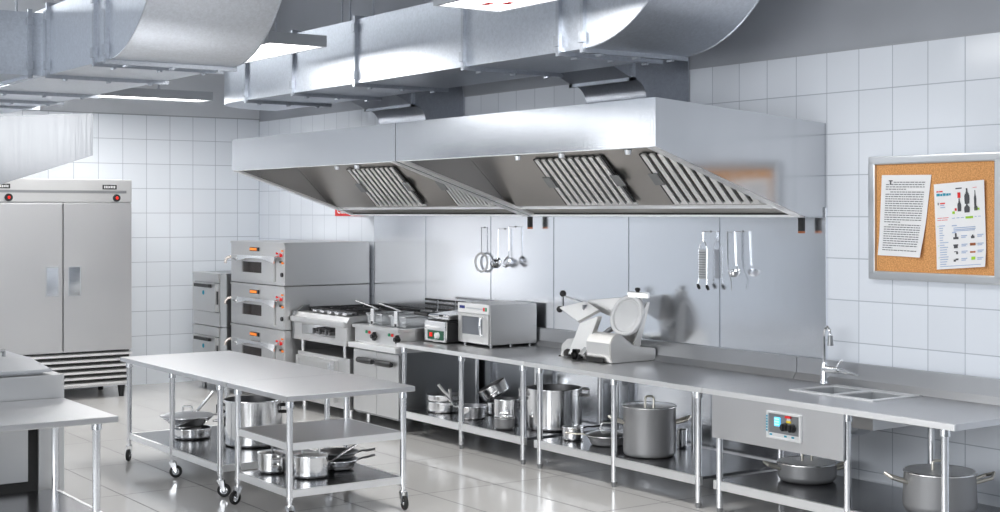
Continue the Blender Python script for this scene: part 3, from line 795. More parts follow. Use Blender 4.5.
def cart(label, x0, x1, y0, y1, ylegs, shelves, angs):
    t = thing('wheeled_cart', label, 'cart', ((x0 + x1) / 2, (y0 + y1) / 2, 0), 'steel carts pushed end to end')
    obj('tabletop', MB().box(x0, x1, y0, y1, .765, .80, .007), 'top', t)
    k = 0
    for yy in ylegs:
        for xx in (x0 + .047, x1 - .06):
            b = MB(); b.cyl((xx, yy, .15), (xx, yy, .768), .020, seg=20); b.cyl((xx, yy, .725), (xx, yy, .766), .027, .024, 20); b.cyl((xx, yy, .15), (xx, yy, .166), .023, seg=16)
            obj('leg', b, 'tube', t); caster(t, xx, yy, radians(angs[k % len(angs)])); k += 1
    for z in shelves:
        b = MB(); b.box(x0 + .055, x1 - .065, min(ylegs) + .005, max(ylegs) - .005, z - .018, z, .002); b.mi = 1
        b.box(x0 + .04, x0 + .062, min(ylegs), max(ylegs), z - .045, z + .002, .004); b.box(x1 - .072, x1 - .05, min(ylegs), max(ylegs), z - .045, z + .002, .004)
        b.box(x0 + .06, x1 - .07, min(ylegs) - .006, min(ylegs) + .012, z - .045, z + .002, .004); b.box(x0 + .06, x1 - .07, max(ylegs) - .012, max(ylegs) + .006, z - .045, z + .002, .004)
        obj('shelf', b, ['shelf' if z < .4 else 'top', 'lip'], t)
    return t
cart('long wheeled steel cart in front of the fridge, with large pot below', 3.885, 4.805, 8.755, 10.75, (10.67, 9.80, 8.95), (.21,), (-125, -60, -30, 200, -35, 20))
cart('short wheeled steel cart nearest the viewer, with two shelves', 3.885, 4.805, 7.85, 8.745, (8.665, 7.905), (.21, .50), (-160, 30, -95, -100))

# ------------------------------------------------------------------ left table and appliance behind it
lt = thing('work_table', 'steel work table at the left edge in front of the chest', 'work table', (1.9, 8.1, 0))
b = MB(); b.box(1.0, 2.752, 7.63, 8.585, .765, .80, .008); obj('tabletop', b, 'top', lt)
for xx, yy in ((2.66, 7.73), (2.665, 8.47), (1.1, 7.73), (1.1, 8.50)): leg(lt, xx, yy, .767)
b = MB(); b.box(1.05, 2.68, 7.72, 8.53, .245, .263, .002); b.mi = 1; b.box(1.05, 2.69, 7.70, 7.722, .215, .265, .003); b.box(2.672, 2.692, 7.72, 8.53, .215, .265, .003)
obj('shelf', b, ['shelf', 'lip'], lt)
ch = thing('steel_chest', 'stainless chest with lidded top behind the left table', 'chest', (2.1, 9.3, 0))
b = MB(); b.box(1.0, 2.765, 8.61, 9.78, .08, .94, .008); obj('body', b, 'appl', ch)
b = MB(); b.prism([(8.64, .955), (8.64, .972), (9.1, 1.005), (9.74, 1.005), (9.74, .955)], 'x', 1.02, 2.70, .004); b.prism([(8.7, .938), (9.7, .938), (9.7, .957), (8.7, .957)], 'x', 1.05, 2.66)
ld = obj('lid', b, 'steel', ch)
b = MB(); b.tube([(2.30, 9.25, 1.0), (2.30, 9.25, 1.04), (2.58, 9.25, 1.04), (2.58, 9.25, 1.0)], .014, 10); obj('lid_handle', b, 'side', ld)
b = MB()
for xa, xb, za, zb in ((1.9, 2.67, .66, .72), (1.9, 2.67, .16, .24), (2.60, 2.67, .24, .66), (1.9, 1.96, .24, .66)): b.box(xa, xb, 8.585, 8.612, za, zb, .003)
d = obj('door', b, 'appl', ch); obj('door_recess', MB().box(1.96, 2.60, 8.604, 8.611, .24, .66), 'dark', d); obj('door_panel', MB().box(1.97, 2.54, 8.592, 8.606, .31, .66, .004), 'appl', d)
for xx in (1.1, 2.68):
    for yy in (8.7, 9.7): obj('foot', MB().cyl((xx, yy, 0), (xx, yy, .082), .025, seg=12), 'black', ch)

# ------------------------------------------------------------------ countertop machines
# microwave
mw = thing('microwave', 'steel microwave oven on the work table', 'microwave', (6.9, 9.94, ZT))
b = MB(); b.box(6.672, 7.147, 9.705, 10.17, ZT + .022, 1.155, .006); obj('body', b, 'appl', mw)
b = MB(); b.box(6.65, 6.673, 9.705, 10.17, 1.075, 1.158, .004); b.mi = 1; b.box(6.6475, 6.651, 10.06, 10.14, 1.11, 1.135); b.mi = 2; b.box(6.6475, 6.651, 9.76, 9.785, 1.10, 1.13); b.mi = 3; b.box(6.6475, 6.651, 9.728, 9.752, 1.10, 1.13); b.mi = 4; b.box(6.6475, 6.651, 9.80, 10.04, 1.112, 1.122)
obj('control_panel', b, ['white', plain('display_blue', (.02, .03, .2), .2), 'red', 'green', 'alu'], mw)
b = MB()
for ya, yb, za, zb in ((9.71, 9.80, .825, 1.07), (10.115, 10.168, .825, 1.07), (9.80, 10.115, .825, .895), (9.80, 10.115, 1.045, 1.07)): b.box(6.652, 6.673, ya, yb, za, zb, .003)
d = obj('door', b, 'cast', mw); obj('window', MB().box(6.66, 6.671, 9.80, 10.115, .895, 1.045), 'mwglass', d)
b = MB(); b.tube([(6.655, 9.785, .89), (6.62, 9.785, .90), (6.615, 9.785, .97), (6.62, 9.785, 1.04), (6.655, 9.785, 1.05)], .012, 10); obj('handle', b, 'chrome', d)
for xx in (6.70, 6.9, 7.1):
    for yy in (9.74, 10.13): obj('foot', MB().cyl((xx, yy, ZT), (xx, yy, ZT + .024), .014, seg=10), 'side', mw)
# contact grill
gl = thing('contact_grill', 'small contact grill with green switch panel between fryer and microwave', 'grill', (6.8, 10.38, ZT))
b = MB(); b.box(6.575, 7.02, 10.225, 10.555, ZT + .012, .975, .008); obj('body', b, 'iron', gl)
b = MB(); b.box(6.555, 6.577, 10.222, 10.558, ZT + .012, .985, .006); fp = obj('front_panel', b, 'pot', gl)
b = MB(); b.box(6.550, 6.556, 10.25, 10.50, .825, .905, .002); gp = obj('switch_panel', b, 'darkgreen', fp)
b = MB(); b.box(6.540, 6.551, 10.42, 10.455, .85, .885, .003); obj('switch', b, 'redlamp', gp)
b = MB(); b.cyl((6.551, 10.33, .865), (6.525, 10.33, .865), .028, .022, 18); b.box(6.518, 6.53, 10.324, 10.336, .84, .89, .002); obj('knob', b, 'white', gp)
b = MB(); b.box(6.58, 7.0, 10.24, 10.54, .978, .992, .003); obj('lower_plate', b, 'iron', gl)
b = MB(); b.hexa([(6.60, 10.24, .998), (7.0, 10.24, .998), (7.0, 10.54, .998), (6.60, 10.54, .998)], [(6.60, 10.24, 1.035), (7.0, 10.24, 1.075), (7.0, 10.54, 1.075), (6.60, 10.54, 1.035)], .006)
up = obj('upper_plate', b, 'pot', gl)
b = MB(); b.tube([(6.62, 10.26, 1.03), (6.52, 10.27, 1.04), (6.50, 10.40, 1.04), (6.50, 10.52, 1.04)], .010, 8); b.mi = 1; b.tube([(6.50, 10.40, 1.04), (6.50, 10.62, 1.045)], .016, 10); obj('handle', b, ['chrome', 'black'], up)
for k in range(3): obj('side_vent', MB().cyl((6.70, 10.227, .85 + k * .04), (6.70, 10.218, .85 + k * .04), .014, seg=12), 'chrome', gl)
# wire plate rack behind the grill
rk = thing('plate_rack', 'black and chrome bar rack standing behind the grill', 'rack', (7.03, 10.85, ZT))
b = MB()
for zz in (1.03, 1.075, 1.115): b.box(7.02, 7.035, 10.30, 11.30 if zz > 1.0 else 11.2, zz - .010, zz + .010, .004)
obj('bars', b, 'black', rk)
b = MB()
for yy in (10.32, 10.45, 10.58): b.tube([(7.04, yy, ZT), (7.04, yy, 1.125)], .008, 8)
for yy in (10.45, 10.75, 11.05): b.tube([(7.005, yy, 1.02), (7.005, yy, 1.12)], .010, 8)
obj('uprights', b, 'chrome', rk)

# slicer
sl = thing('meat_slicer', 'white metal meat slicer with round blade on the middle table', 'slicer', (6.9, 8.5, ZT))
b = MB()
b.prism([(6.72, .80), (6.70, .86), (6.70, .95), (6.74, 1.005), (6.80, 1.02), (6.93, .915), (7.155, .892), (7.155, .80)], 'y', 8.18, 8.47, .008)
b.prism([(6.86, .80), (6.86, .90), (7.155, .892), (7.155, .80)], 'y', 8.465, 8.72, .006)
b.prism([(8.50, .80), (8.50, .945), (8.62, .96), (8.76, .94), (8.83, .89), (8.84, .80), (8.805, .80), (8.80, .85), (8.76, .87), (8.56, .87), (8.56, .80)], 'x', 6.74, 7.02, .006)
b.box(6.735, 6.76, 8.20, 8.30, .80, .86, .004)
obj('base', b, 'cast', sl)
b = MB(); b.box(6.695, 6.72, 8.26, 8.46, .80, .832); b.box(6.78, 6.99, 8.57, 8.79, .80, .868); obj('recess_shade', b, 'dark', sl)  # near-black blocks stand for the shade inside the hollows of the base
b = MB(); b.cyl((6.80, 8.58, .835), (6.70, 8.58, .835), .016, seg=10)
for k in range(6):
    a = k * pi / 3; b.cyl((6.715, 8.58 + .030 * cos(a), .835 + .030 * sin(a)), (6.68, 8.58 + .030 * cos(a), .835 + .030 * sin(a)), .018, seg=10)
b.cyl((6.72, 8.58, .835), (6.68, 8.58, .835), .038, seg=18)
obj('thickness_knob', b, 'iron', sl)
def slab3(b, p0, p1, wdir, w0, w1, tdir, t, bev=.006):
    p0, p1, wd, td = Vector(p0), Vector(p1), Vector(wdir).normalized(), Vector(tdir).normalized()
    b.hexa([p0 - wd * w0 - td * t, p0 + wd * w0 - td * t, p0 + wd * w0 + td * t, p0 - wd * w0 + td * t], [p1 - wd * w1 - td * t, p1 + wd * w1 - td * t, p1 + wd * w1 + td * t, p1 - wd * w1 + td * t], bev)
b = MB(); b.hexa([(6.70, 8.69, .83), (6.70, 8.49, .825), (6.75, 8.49, .825), (6.75, 8.69, .83)], [(6.765, 8.63, 1.07), (6.765, 8.40, 1.14), (6.81, 8.40, 1.14), (6.81, 8.63, 1.07)], .008); obj('carriage_arm', b, 'cast', sl)
b = MB(); slab3(b, (6.70, 8.50, .845), (6.83, 8.44, 1.0), (0, 1, 0), .03, .03, (1, 0, 0), .03); b.tube([(6.80, 8.46, .96), (6.78, 8.40, .975), (6.84, 8.36, 1.03), (6.90, 8.36, 1.05)], .02, 10); obj('hinge_link', b, 'side', sl)
b = MB()        # product tray, a tilted plate with a raised edge
q = [(6.755, 8.85, 1.165), (6.76, 8.62, 1.07), (6.80, 8.41, 1.17), (6.83, 8.61, 1.226)]
up_ = Vector((-.02, .0, .016))
b.hexa([Vector(p) for p in q], [Vector(p) + up_ for p in q], .003)
tr = obj('product_tray', b, 'appl', sl)
b = MB(); b.box(6.762, 6.80, 8.565, 8.59, 1.17, 1.215, .003); obj('tray_slot', b, 'side', tr)
b = MB()
b.tube([(6.76, 8.80, 1.165), (6.75, 8.86, 1.165)], .009, 8); b.tube([(6.755, 8.825, 1.165), (6.755, 8.825, 1.285)], .009, 8); b.tube([(6.755, 8.825, 1.275), (6.82, 8.60, 1.215)], .008, 8)
obj('handle_rods', b, 'chrome', sl)
for p in ((6.75, 8.86, 1.165), (6.755, 8.825, 1.29)):
    b = MB(); b.lathe([(0, -.026), (.014, -.023), (.024, -.012), (.027, 0), (.024, .012), (.014, .023), (0, .026)], p, 18); obj('handle_ball', b, 'black', sl)
# blade and round guard
nrm = Vector((-.93, -.12, .34)).normalized(); u_ = nrm.cross(Vector((0, 0, 1))).normalized(); v_ = nrm.cross(u_)
DM = Matrix((u_, v_, nrm)).transposed().to_4x4(); bc = Vector((6.90, 8.225, 1.15))
b = MB(); b.lathe([(0, .0), (.118, .0), (.124, -.004), (.126, -.012), (.128, -.012), (.132, .008), (.150, .012), (.160, .004), (.160, -.02), (.150, -.035), (0, -.035)], bc, 56, DM)
obj('blade_guard', b, 'white', sl)
b = MB(); b.lathe([(0, .008), (.10, .007), (.112, .002), (.112, 0)], bc, 48, DM); obj('blade_cover', b, 'white', sl)
b = MB()        # long sloping motor housing behind the tray
b.hexa([(6.86, 8.65, 1.195), (7.08, 8.65, 1.195), (7.08, 8.65, 1.245), (6.86, 8.65, 1.245)], [(6.945, 8.32, 1.085), (7.10, 8.32, 1.085), (7.10, 8.26, 1.295), (7.0, 8.28, 1.285)], .010)
obj('motor_housing', b, 'cast', sl)
b = MB(); slab3(b, (6.98, 8.22, .89), (7.02, 8.12, 1.25), (1, .3, 0), .05, .022, (0, 1, 0), .010); b.box(6.94, 7.06, 8.24, 8.34, .91, 1.03, .01); obj('support_strut', b, 'cast', sl)
b = MB(); slab3(b, (6.94, 8.25, 1.305), (7.02, 8.11, 1.30), (0, .3, 1), .022, .022, (1, .6, 0), .03); sh = obj('sharpener', b, 'cast', sl)
b = MB(); b.lathe([(0, .03), (.018, .026), (.022, .012), (.014, 0), (.012, -.02)], (6.97, 8.18, 1.33), 16); obj('sharpener_knob', b, 'black', sh)
for xx in (6.76, 7.12):
    for yy in (8.22, 8.86 if xx < 7 else 8.68): obj('foot', MB().cyl((xx, yy, ZT), (xx, yy, ZT + .008), .018, seg=12), 'rubber', sl)

# ------------------------------------------------------------------ pots and pans
CR = radians(-34.9)     # direction along which handles read sideways in the room
def pot(name, label, cat, x, y, z, r, h, mat='pot', flare=0., side=(), longh=(), lid=None, round_b=.02, group='pots and pans on the shelves', tilt=None, hm='pot', lid_mat=None, rimmat=None):
    p = thing(name, label, cat, (x, y, z), group)
    rt = r * (1 + flare); t = .006
    b = MB()
    k = 6
    prof = [(0, .0)] + [(r - round_b + round_b * sin(pi / 2 * i / k), round_b - round_b * cos(pi / 2 * i / k)) for i in range(k + 1)]
    prof += [(rt, h), (rt + .004, h + .002), (rt + .003, h + .006), (rt - t, h + .004)]
    b.lathe(prof, (x, y, z), 48, tilt)
    b.mi = 1
    b.lathe([(rt - t, h + .004), (r - t, round_b + .004), (r - round_b - t, .008), (0, .008)], (x, y, z), 48, tilt)
    if mat == 'anod': b.lathe([(rt + .001, h - .004), (rt + .007, h), (rt + .007, h + .006), (rt, h + .010), (rt - t, h + .006)], (x, y, z), 48, tilt)
    bd = obj('body', b, [mat, rimmat or ('potin' if mat != 'anod' else 'pot')], p)
    O = Vector((x, y, z))
    def W(v): v = Vector(v); return (tilt @ v if tilt else v) + O
    def dirs(a): return Vector((cos(a), sin(a), 0)), Vector((-sin(a), cos(a), 0))
    for a, zz, w, ln, kind in side:
        d, n = dirs(a); rr = r + (rt - r) * zz / h; up = Vector((0, 0, 1))
        if kind == 'loop':
            pts = [d * (rr - .003) - n * w, d * (rr + ln) - n * w, d * (rr + ln) + n * w, d * (rr - .003) + n * w]
            pts = [q + up * zz for q in pts]
            b = MB(); b.tube([W(q) for q in pts], .0085, 10)
        elif kind == 'box':
            pts = [d * (rr - .003) + up * zz, d * (rr + ln) + up * zz, d * (rr + ln) + up * (zz - .05), d * (rr - .003) + up * (zz - .05)]
            b = MB()
            for s_ in (-1, 1): b.tube([W(q + n * w * s_) for q in pts], .008, 8)
            b.tube([W(pts[1] - n * w), W(pts[1] + n * w)], .008, 8); b.tube([W(pts[2] - n * w), W(pts[2] + n * w)], .008, 8)
        else:
            pts = [d * (rr - .003) - n * w * .8 + up * zz, d * (rr + ln * .75) - n * w + up * (zz + ln * .25), d * (rr + ln) + up * (zz + ln * .42), d * (rr + ln * .75) + n * w + up * (zz + ln * .25), d * (rr - .003) + n * w * .8 + up * zz]
            b = MB(); b.tube([W(q) for q in pts], .0105, 10)
        obj('handle', b, hm, p)
    for a, zz, ln, rise, m_, *lat in longh:
        d, n = dirs(a); n = n * (lat[0] if lat else 0); rr = r + (rt - r) * zz / h; up = Vector((0, 0, 1))
        b = MB(); b.tube([W(d * (rr - .004) + up * zz), W(d * (rr + .03) + up * (zz + .012)), W(d * (rr + ln * .5) + n * .5 + up * (zz + rise * .5)), W(d * (rr + ln) + n + up * (zz + rise))], [.009, .010, .013, .014], 10, flat=.6)
        obj('handle', b, m_, p)
    if lid:
        zl, dome, hk = lid
        b = MB(); b.lathe([(0, h + .008 + dome), (rt * .5, h + .008 + dome * .8), (rt * .9, h + .008 + dome * .15), (rt + .002, h + .008), (rt + .002, h + .0065), (0, h + .0065)], (x, y, z), 48, tilt)
        l = obj('lid', b, lid_mat or mat, p)
        zt_ = h + .008 + dome; d, n = dirs(CR if hk[0] != 'front' else CR + pi / 2)
        up = Vector((0, 0, 1)); w, hh = hk[1], hk[2]
        b = MB()
        if hk[0] == 'knob':
            b.lathe([(.008, -.004), (.008, hh * .5), (w, hh * .6), (w, hh * .9), (w * .6, hh), (0, hh)], W((0, 0, zt_)), 18)
        else:
            b.tube([W(d * -w + up * (zt_ - dome * .2 - .004)), W(d * -w + up * (zt_ + hh * .8)), W(d * -w * .7 + up * (zt_ + hh)), W(d * w * .7 + up * (zt_ + hh)), W(d * w + up * (zt_ + hh * .8)), W(d * w + up * (zt_ - dome * .2 - .004))], .0085, 10)
        obj('lid_handle', b, hm if hk[0] != 'knob' else 'side', l)
    return p
S = .2065
BK = CR + pi / 2        # away from the viewer
# under the table next to the fryer
pot('saute_pan', 'lower pan of two stacked on the shelf nearest the fryer', 'pan', 6.63, 10.345, S, .162, .085, longh=((CR - 1.2, .07, .06, .15, 'lip', -.03),))
pot('saute_pan', 'upper pan of two stacked on the shelf nearest the fryer', 'pan', 6.63, 10.345, S + .093, .164, .05, longh=((CR - 1.3, .04, .02, .12, 'lip', -.10),))
pot('saucepan', 'open saucepan just right of the two stacked pans', 'saucepan', 6.585, 9.85, S, .115, .10, flare=.12, longh=((CR + pi, .09, .10, .10, 'pot'),))
pot('saucepan', 'steel pan lying tilted on a low pan behind the round pot', 'saucepan', 6.89, 9.93, .362, .13, .10, tilt=Matrix.Rotation(radians(-28), 4, Vector((cos(BK), sin(BK), 0))), side=((CR - 1.57, .05, .03, .035, 'loop'),))
pot('casserole_pot', 'low pan under the tilted pan', 'pan', 6.93, 9.93, S, .13, .10, mat='pot')
pot('stock_pot', 'medium steel pot behind the small grey pot', 'pot', 6.64, 9.43, S, .105, .20, side=((CR, .18, .03, .04, 'box'),))
pot('casserole_pot', 'small grey pot in front of the medium steel pot', 'pot', 6.475, 9.225, S, .080, .085, mat='anod', lid=(0, .012, ('loop', .035, .02)), lid_mat='pot')
# under the middle table
pot('stock_pot', 'large open steel stock pot under the table joint', 'pot', 6.826, 9.035, S, .222, .318, side=((CR, .31, .05, .055, 'box'), (CR + pi, .31, .05, .055, 'box')))
pot('saucepan', 'small saucepan with black handle right of the large open pot', 'saucepan', 6.585, 8.48, S, .081, .095, longh=((CR + .15, .085, .15, .02, 'black'),), lid=(0, .006, ('knob', .014, .02)))
pot('frying_pan', 'grey frying pan with steel lid left of the big grey pot', 'frying pan', 6.665, 8.16, S, .135, .07, mat='anod', flare=.2, lid=(0, .03, ('loop', .05, .05)), lid_mat='pot', longh=((CR + pi - .2, .06, .16, .02, 'brass'),), round_b=.03)
pot('stock_pot', 'big matt grey stock pot with lid under the middle table', 'pot', 6.62, 7.64, S, .186, .345, mat='anod', side=((CR, .23, .05, .10, 'arch'), (CR + pi, .23, .05, .10, 'arch')), lid=(0, .006, ('loop', .03, .055)), lid_mat='pot', hm='brass', round_b=.03)
pot('utensil_cup', 'small steel cup behind the big grey stock pot', 'cup', 7.02, 7.74, S, .040, .13, side=())
# under the sink
pot('casserole_pot', 'shallow grey casserole under the sink apron', 'casserole', 6.82, 6.335, S, .185, .115, mat='anod', side=((CR, .08, .05, .09, 'arch'), (CR + pi, .08, .05, .09, 'arch')), lid=(0, .004, ('loop', .03, .05)), lid_mat='lip', hm='brass', round_b=.04)
pot('casserole_pot', 'deep grey casserole at the right end under the sink table', 'casserole', 6.66, 5.18, S, .205, .245, mat='anod', flare=-.04, side=((CR, .19, .05, .11, 'arch'), (CR + pi, .19, .05, .11, 'arch')), lid=(0, .004, ('loop', .04, .05)), lid_mat='lip', hm='brass', round_b=.07)
# on the carts
pot('frying_pan', 'lower steel pan of the lidded pair on the long cart', 'frying pan', 4.25, 10.20, .212, .145, .072, side=())
pot('frying_pan', 'upper pan with lid and long handle on the long cart', 'frying pan', 4.225, 10.225, .2765, .120, .098, flare=.68, longh=((BK - .1, .09, .03, .17, 'pot', -.13),), lid=(0, .02, ('loop', .035, .045)), round_b=.03, side=((CR - .2, .12, .025, .05, 'box'),), lid_mat='steel')
pot('stock_pot', 'large open pot with black handles on the long cart', 'pot', 4.505, 9.66, .212, .215, .33, side=((CR, .29, .04, .045, 'box'), (CR + pi, .29, .04, .045, 'box')), hm='iron')
pot('casserole_pot', 'small lidded pot at the left on the short cart', 'pot', 4.12, 8.54, .212, .095, .125, side=((CR - 1.2, .11, .03, .04, 'box'),), lid=(0, .012, ('knob', .016, .045)))
pot('saucepan', 'lidded saucepan with long handle on the short cart', 'saucepan', 4.255, 8.25, .212, .113, .135, longh=((CR + .1, .09, .19, .12, 'pot'),), lid=(0, .012, ('loop', .055, .04)))
pot('frying_pan', 'lower dark frying pan on the short cart', 'frying pan', 4.53, 8.40, .212, .115, .06, mat='pot', flare=.22, longh=((CR + .2, .055, .115, .03, 'side'),), round_b=.03)
pot('frying_pan', 'upper dark frying pan nested on the short cart', 'frying pan', 4.53, 8.40, .278, .115, .045, mat='side', flare=.22, longh=((CR + .15, .04, .115, .02, 'side'),), round_b=.03)

# ------------------------------------------------------------------ hanging utensils
UX = 7.125
def hook(root, y, z):
    b = MB(); b.cyl((7.196, y, z), (UX - .008, y, z), .0022, seg=8); b.cyl((7.196, y, z), (7.188, y, z), .008, seg=10); obj('hook', b, 'chrome', root)
UX = 7.165
u = thing('skimmer', 'round white skimmer hanging leftmost on the steel wall', 'utensil', (UX, 10.57, 1.48), 'utensils hanging on the steel wall')
b = MB(); b.tube([(UX, 10.57 + .095 * cos(a * pi / 16), 1.475 + .082 * sin(a * pi / 16)) for a in range(32)], .011, 8, closed=True); obj('ring', b, 'white', u)
b = MB(); b.tube([(UX, 10.57, 1.555), (UX, 10.57, 1.79)], .004, 6); obj('handle', b, 'chrome', u); hook(u, 10.57, 1.79)
UX = 7.125
u = thing('ladle', 'steel ladle with round bowl hanging right of the skimmer', 'utensil', (UX, 10.25, 1.47), 'utensils hanging on the steel wall')
b = MB(); b.lathe([(.052, .02), (.050, -.005), (.038, -.03), (.02, -.043), (0, -.047), ], (UX - .02, 10.25, 1.48), 24, Matrix.Rotation(radians(-35), 4, 'Y')); bw = obj('bowl', b, 'chrome', u); bw.modifiers.new('thick', 'SOLIDIFY').thickness = .003
b = MB(); b.tube([(UX - .01, 10.25, 1.51), (UX, 10.25, 1.56), (UX, 10.25, 1.66), (UX, 10.25, 1.78)], [.004, .007, .009, .006], 8, flat=.5); obj('handle', b, 'chrome', u); hook(u, 10.25, 1.78)
u = thing('serving_spoon', 'steel serving spoon hanging right of the ladle', 'utensil', (UX, 10.09, 1.48), 'utensils hanging on the steel wall')
b = MB(); b.lathe([(.036, .02), (.034, -.005), (.025, -.02), (0, -.03)], (UX - .01, 10.09, 1.49), 20, Matrix.Rotation(radians(-60), 4, 'Y') @ Matrix.Diagonal((1.5, 1, 1, 1))); bw = obj('bowl', b, 'chrome', u); bw.modifiers.new('thick', 'SOLIDIFY').thickness = .003
b = MB(); b.tube([(UX, 10.09, 1.52), (UX, 10.09, 1.62), (UX, 10.09, 1.80)], [.004, .009, .007], 8, flat=.5); obj('handle', b, 'chrome', u); hook(u, 10.09, 1.80)
u = thing('grater', 'long steel grater with black feet hanging above the slicer', 'utensil', (UX, 7.63, 1.36), 'utensils hanging on the steel wall')
b = MB(); b.box(UX - .004, UX + .002, 7.59, 7.67, 1.44, 1.655, .002); b.mi = 1
for k in range(11):
    for j in range(4): b.box(UX - .010, UX - .003, 7.60 + j * .018, 7.612 + j * .018, 1.452 + k * .018, 1.458 + k * .018)
obj('grating_plate', b, ['appl', 'side'], u)
b = MB(); b.tube([(UX, 7.59, 1.44), (UX, 7.588, 1.655), (UX, 7.605, 1.70), (UX, 7.628, 1.72), (UX, 7.622, 1.78), (UX, 7.63, 1.79), (UX, 7.638, 1.78), (UX, 7.634, 1.72), (UX, 7.655, 1.70), (UX, 7.672, 1.655), (UX, 7.67, 1.44)], .004, 8); b.tube([(UX, 7.672, 1.44), (UX - .005, 7.68, 1.39)], .004, 8); b.tube([(UX, 7.588, 1.44), (UX - .005, 7.585, 1.39)], .004, 8); obj('frame', b, 'chrome', u)
for yy, zz in ((7.672, 1.385), (7.578, 1.382)): obj('foot', MB().tube([(UX - .004, yy + .01, zz + .015), (UX - .006, yy, zz), (UX - .006, yy - .012, zz - .018)], [.008, .013, .009], 10), 'black', u)
hook(u, 7.63, 1.785)
u = thing('ladle', 'small ladle hanging right of the grater by the wall joint', 'utensil', (UX, 7.30, 1.50), 'utensils hanging on the steel wall')
b = MB(); b.lathe([(.045, .015), (.042, -.005), (.03, -.025), (0, -.035)], (UX - .02, 7.285, 1.50), 20, Matrix.Rotation(radians(-15), 4, 'Y')); bw = obj('bowl', b, 'chrome', u); bw.modifiers.new('thick', 'SOLIDIFY').thickness = .003
b = MB(); b.tube([(UX, 7.27, 1.52), (UX, 7.29, 1.56), (UX, 7.30, 1.79)], [.005, .007, .009], 8, flat=.5); obj('handle', b, 'chrome', u); hook(u, 7.30, 1.79)
u = thing('carving_fork', 'thin curved fork hanging beside the small ladle', 'utensil', (UX, 7.37, 1.40), 'utensils hanging on the steel wall')
b = MB(); b.tube([(UX, 7.378, 1.79), (UX, 7.375, 1.60), (UX - .005, 7.36, 1.50), (UX - .01, 7.33, 1.44), (UX, 7.335, 1.37)], [.008, .008, .005, .005, .003], 8, flat=.6); obj('shaft', b, 'chrome', u); hook(u, 7.378, 1.785)

# ------------------------------------------------------------------ red sign on the far part of the side wall
sg = thing('wall_sign', 'small red sign with white letters half hidden under the far hood', 'sign', (7.21, 13.18, 1.99))
obj('board', MB().box(7.200, XW - .001, 12.74, 13.405, 1.888, 2.03, .002), 'red', sg)
lettering('letters', 'CLEAN', .125, 'paper', (7.1985, 13.36, 1.915), (0, -1, 0), (0, 0, 1), sg)

# ------------------------------------------------------------------ cork board and papers
cb = thing('cork_board', 'cork notice board with aluminium frame on the tiled wall', 'notice board', (7.2, 5.6, 1.5))
y0, y1, z0, z1, w = 5.135, 6.136, 1.497, 2.284, .055
b = MB()
def rail(ya, yb, za, zb): b.box(7.168, XW - .001, ya, yb, za, zb, .012)
rail(y0, y1, z0, z0 + w); rail(y0, y1, z1 - w, z1); rail(y0, y0 + w, z0 + w * .5, z1 - w * .5); rail(y1 - w, y1, z0 + w * .5, z1 - w * .5)
obj('frame', b, 'alu', cb)
obj('cork_panel', MB().box(7.190, XW - .001, y0 + w * .8, y1 - w * .8, z0 + w * .8, z1 - w * .8), 'cork', cb)
PX = 7.186
def sheet(label, quad, curl, name='paper_sheet'):
    r = thing(name, label, 'paper', (PX, (quad[0][0] + quad[1][0]) / 2, quad[2][1]), 'papers pinned to the cork board')
    def at(s, t):      # s 0..1 left->right, t 0..1 top->bottom
        a = [quad[0][i] + (quad[1][i] - quad[0][i]) * s for i in (0, 1)]; c = [quad[3][i] + (quad[2][i] - quad[3][i]) * s for i in (0, 1)]
        y = a[0] + (c[0] - a[0]) * t; z = a[1] + (c[1] - a[1]) * t
        return Vector((PX - .002 - curl(s, t), y, z))
    b = MB(); n = 16; g = [[b.bm.verts.new(at(i / n, j / n)) for i in range(n + 1)] for j in range(n + 1)]
    for j in range(n):
        for i in range(n): b.bm.faces.new((g[j][i], g[j][i + 1], g[j + 1][i + 1], g[j + 1][i]))
    o = obj('sheet', b, 'paper', r); md = o.modifiers.new('thick', 'SOLIDIFY'); md.thickness = .0012; md.offset = 1
    def mark(bb, s0, s1, t0, t1):
        off = Vector((-.0022, 0, 0)); k = max(1, int((s1 - s0) * 8))
        for q in range(k):
            sa, sb = s0 + (s1 - s0) * q / k, s0 + (s1 - s0) * (q + 1) / k
            bb.quad(*[at(*c) + off for c in ((sa, t0), (sb, t0), (sb, t1), (sa, t1))])
    return r, o, mark
c1 = lambda s, t: .045 * max(0, t - .72) ** 1.5 * (1.2 - s) + .10 * max(0, s - .5) * max(0, t - .6)
r, o, mark = sheet('white sheet of black typed text, left of the two papers', [(6.035, 2.164), (5.650, 2.158), (5.722, 1.645), (6.062, 1.652)], c1)
b = MB(); t = .085; li = 0
while t < .93:
    s0, s1 = .1, .9
    if li in (4, 18): s0 = .2
    if li in (0,): s0 = .26
    if li in (3, 17, 28): s1 = .3 + .3 * random.random()
    s = s0
    while s < s1:
        w_ = random.uniform(.03, .09); mark(b, s, min(s + w_, s1), t, t + .009); s += w_ + .012
    t += .0285; li += 1
    if li in (4, 18): t += .006
obj('printed_text', b, 'ink', o)
b = MB(); mark(b, .155, .235, .065, .078); mark(b, .18, .21, .078, .112); obj('drop_capital', b, 'ink', o)
c2 = lambda s, t: .012 * (1 - t) * s + .09 * max(0, t - .75) ** 1.4 * (s + .3)
r, o, mark = sheet('white leaflet with small colour pictures, right of the two papers', [(5.632, 2.098), (5.260, 2.120), (5.250, 1.603), (5.606, 1.574)], c2)
pb = MB(); pmats = []
def marks(name, mt, rects):
    pb.mi = len(pmats); pmats.append(mt)
    for q in rects: mark(pb, *q)
marks('heading', 'teal', [(.05, .12, .115, .145), (.13, .17, .12, .145), (.18, .24, .115, .145), (.25, .30, .12, .147), (.31, .34, .12, .145)])
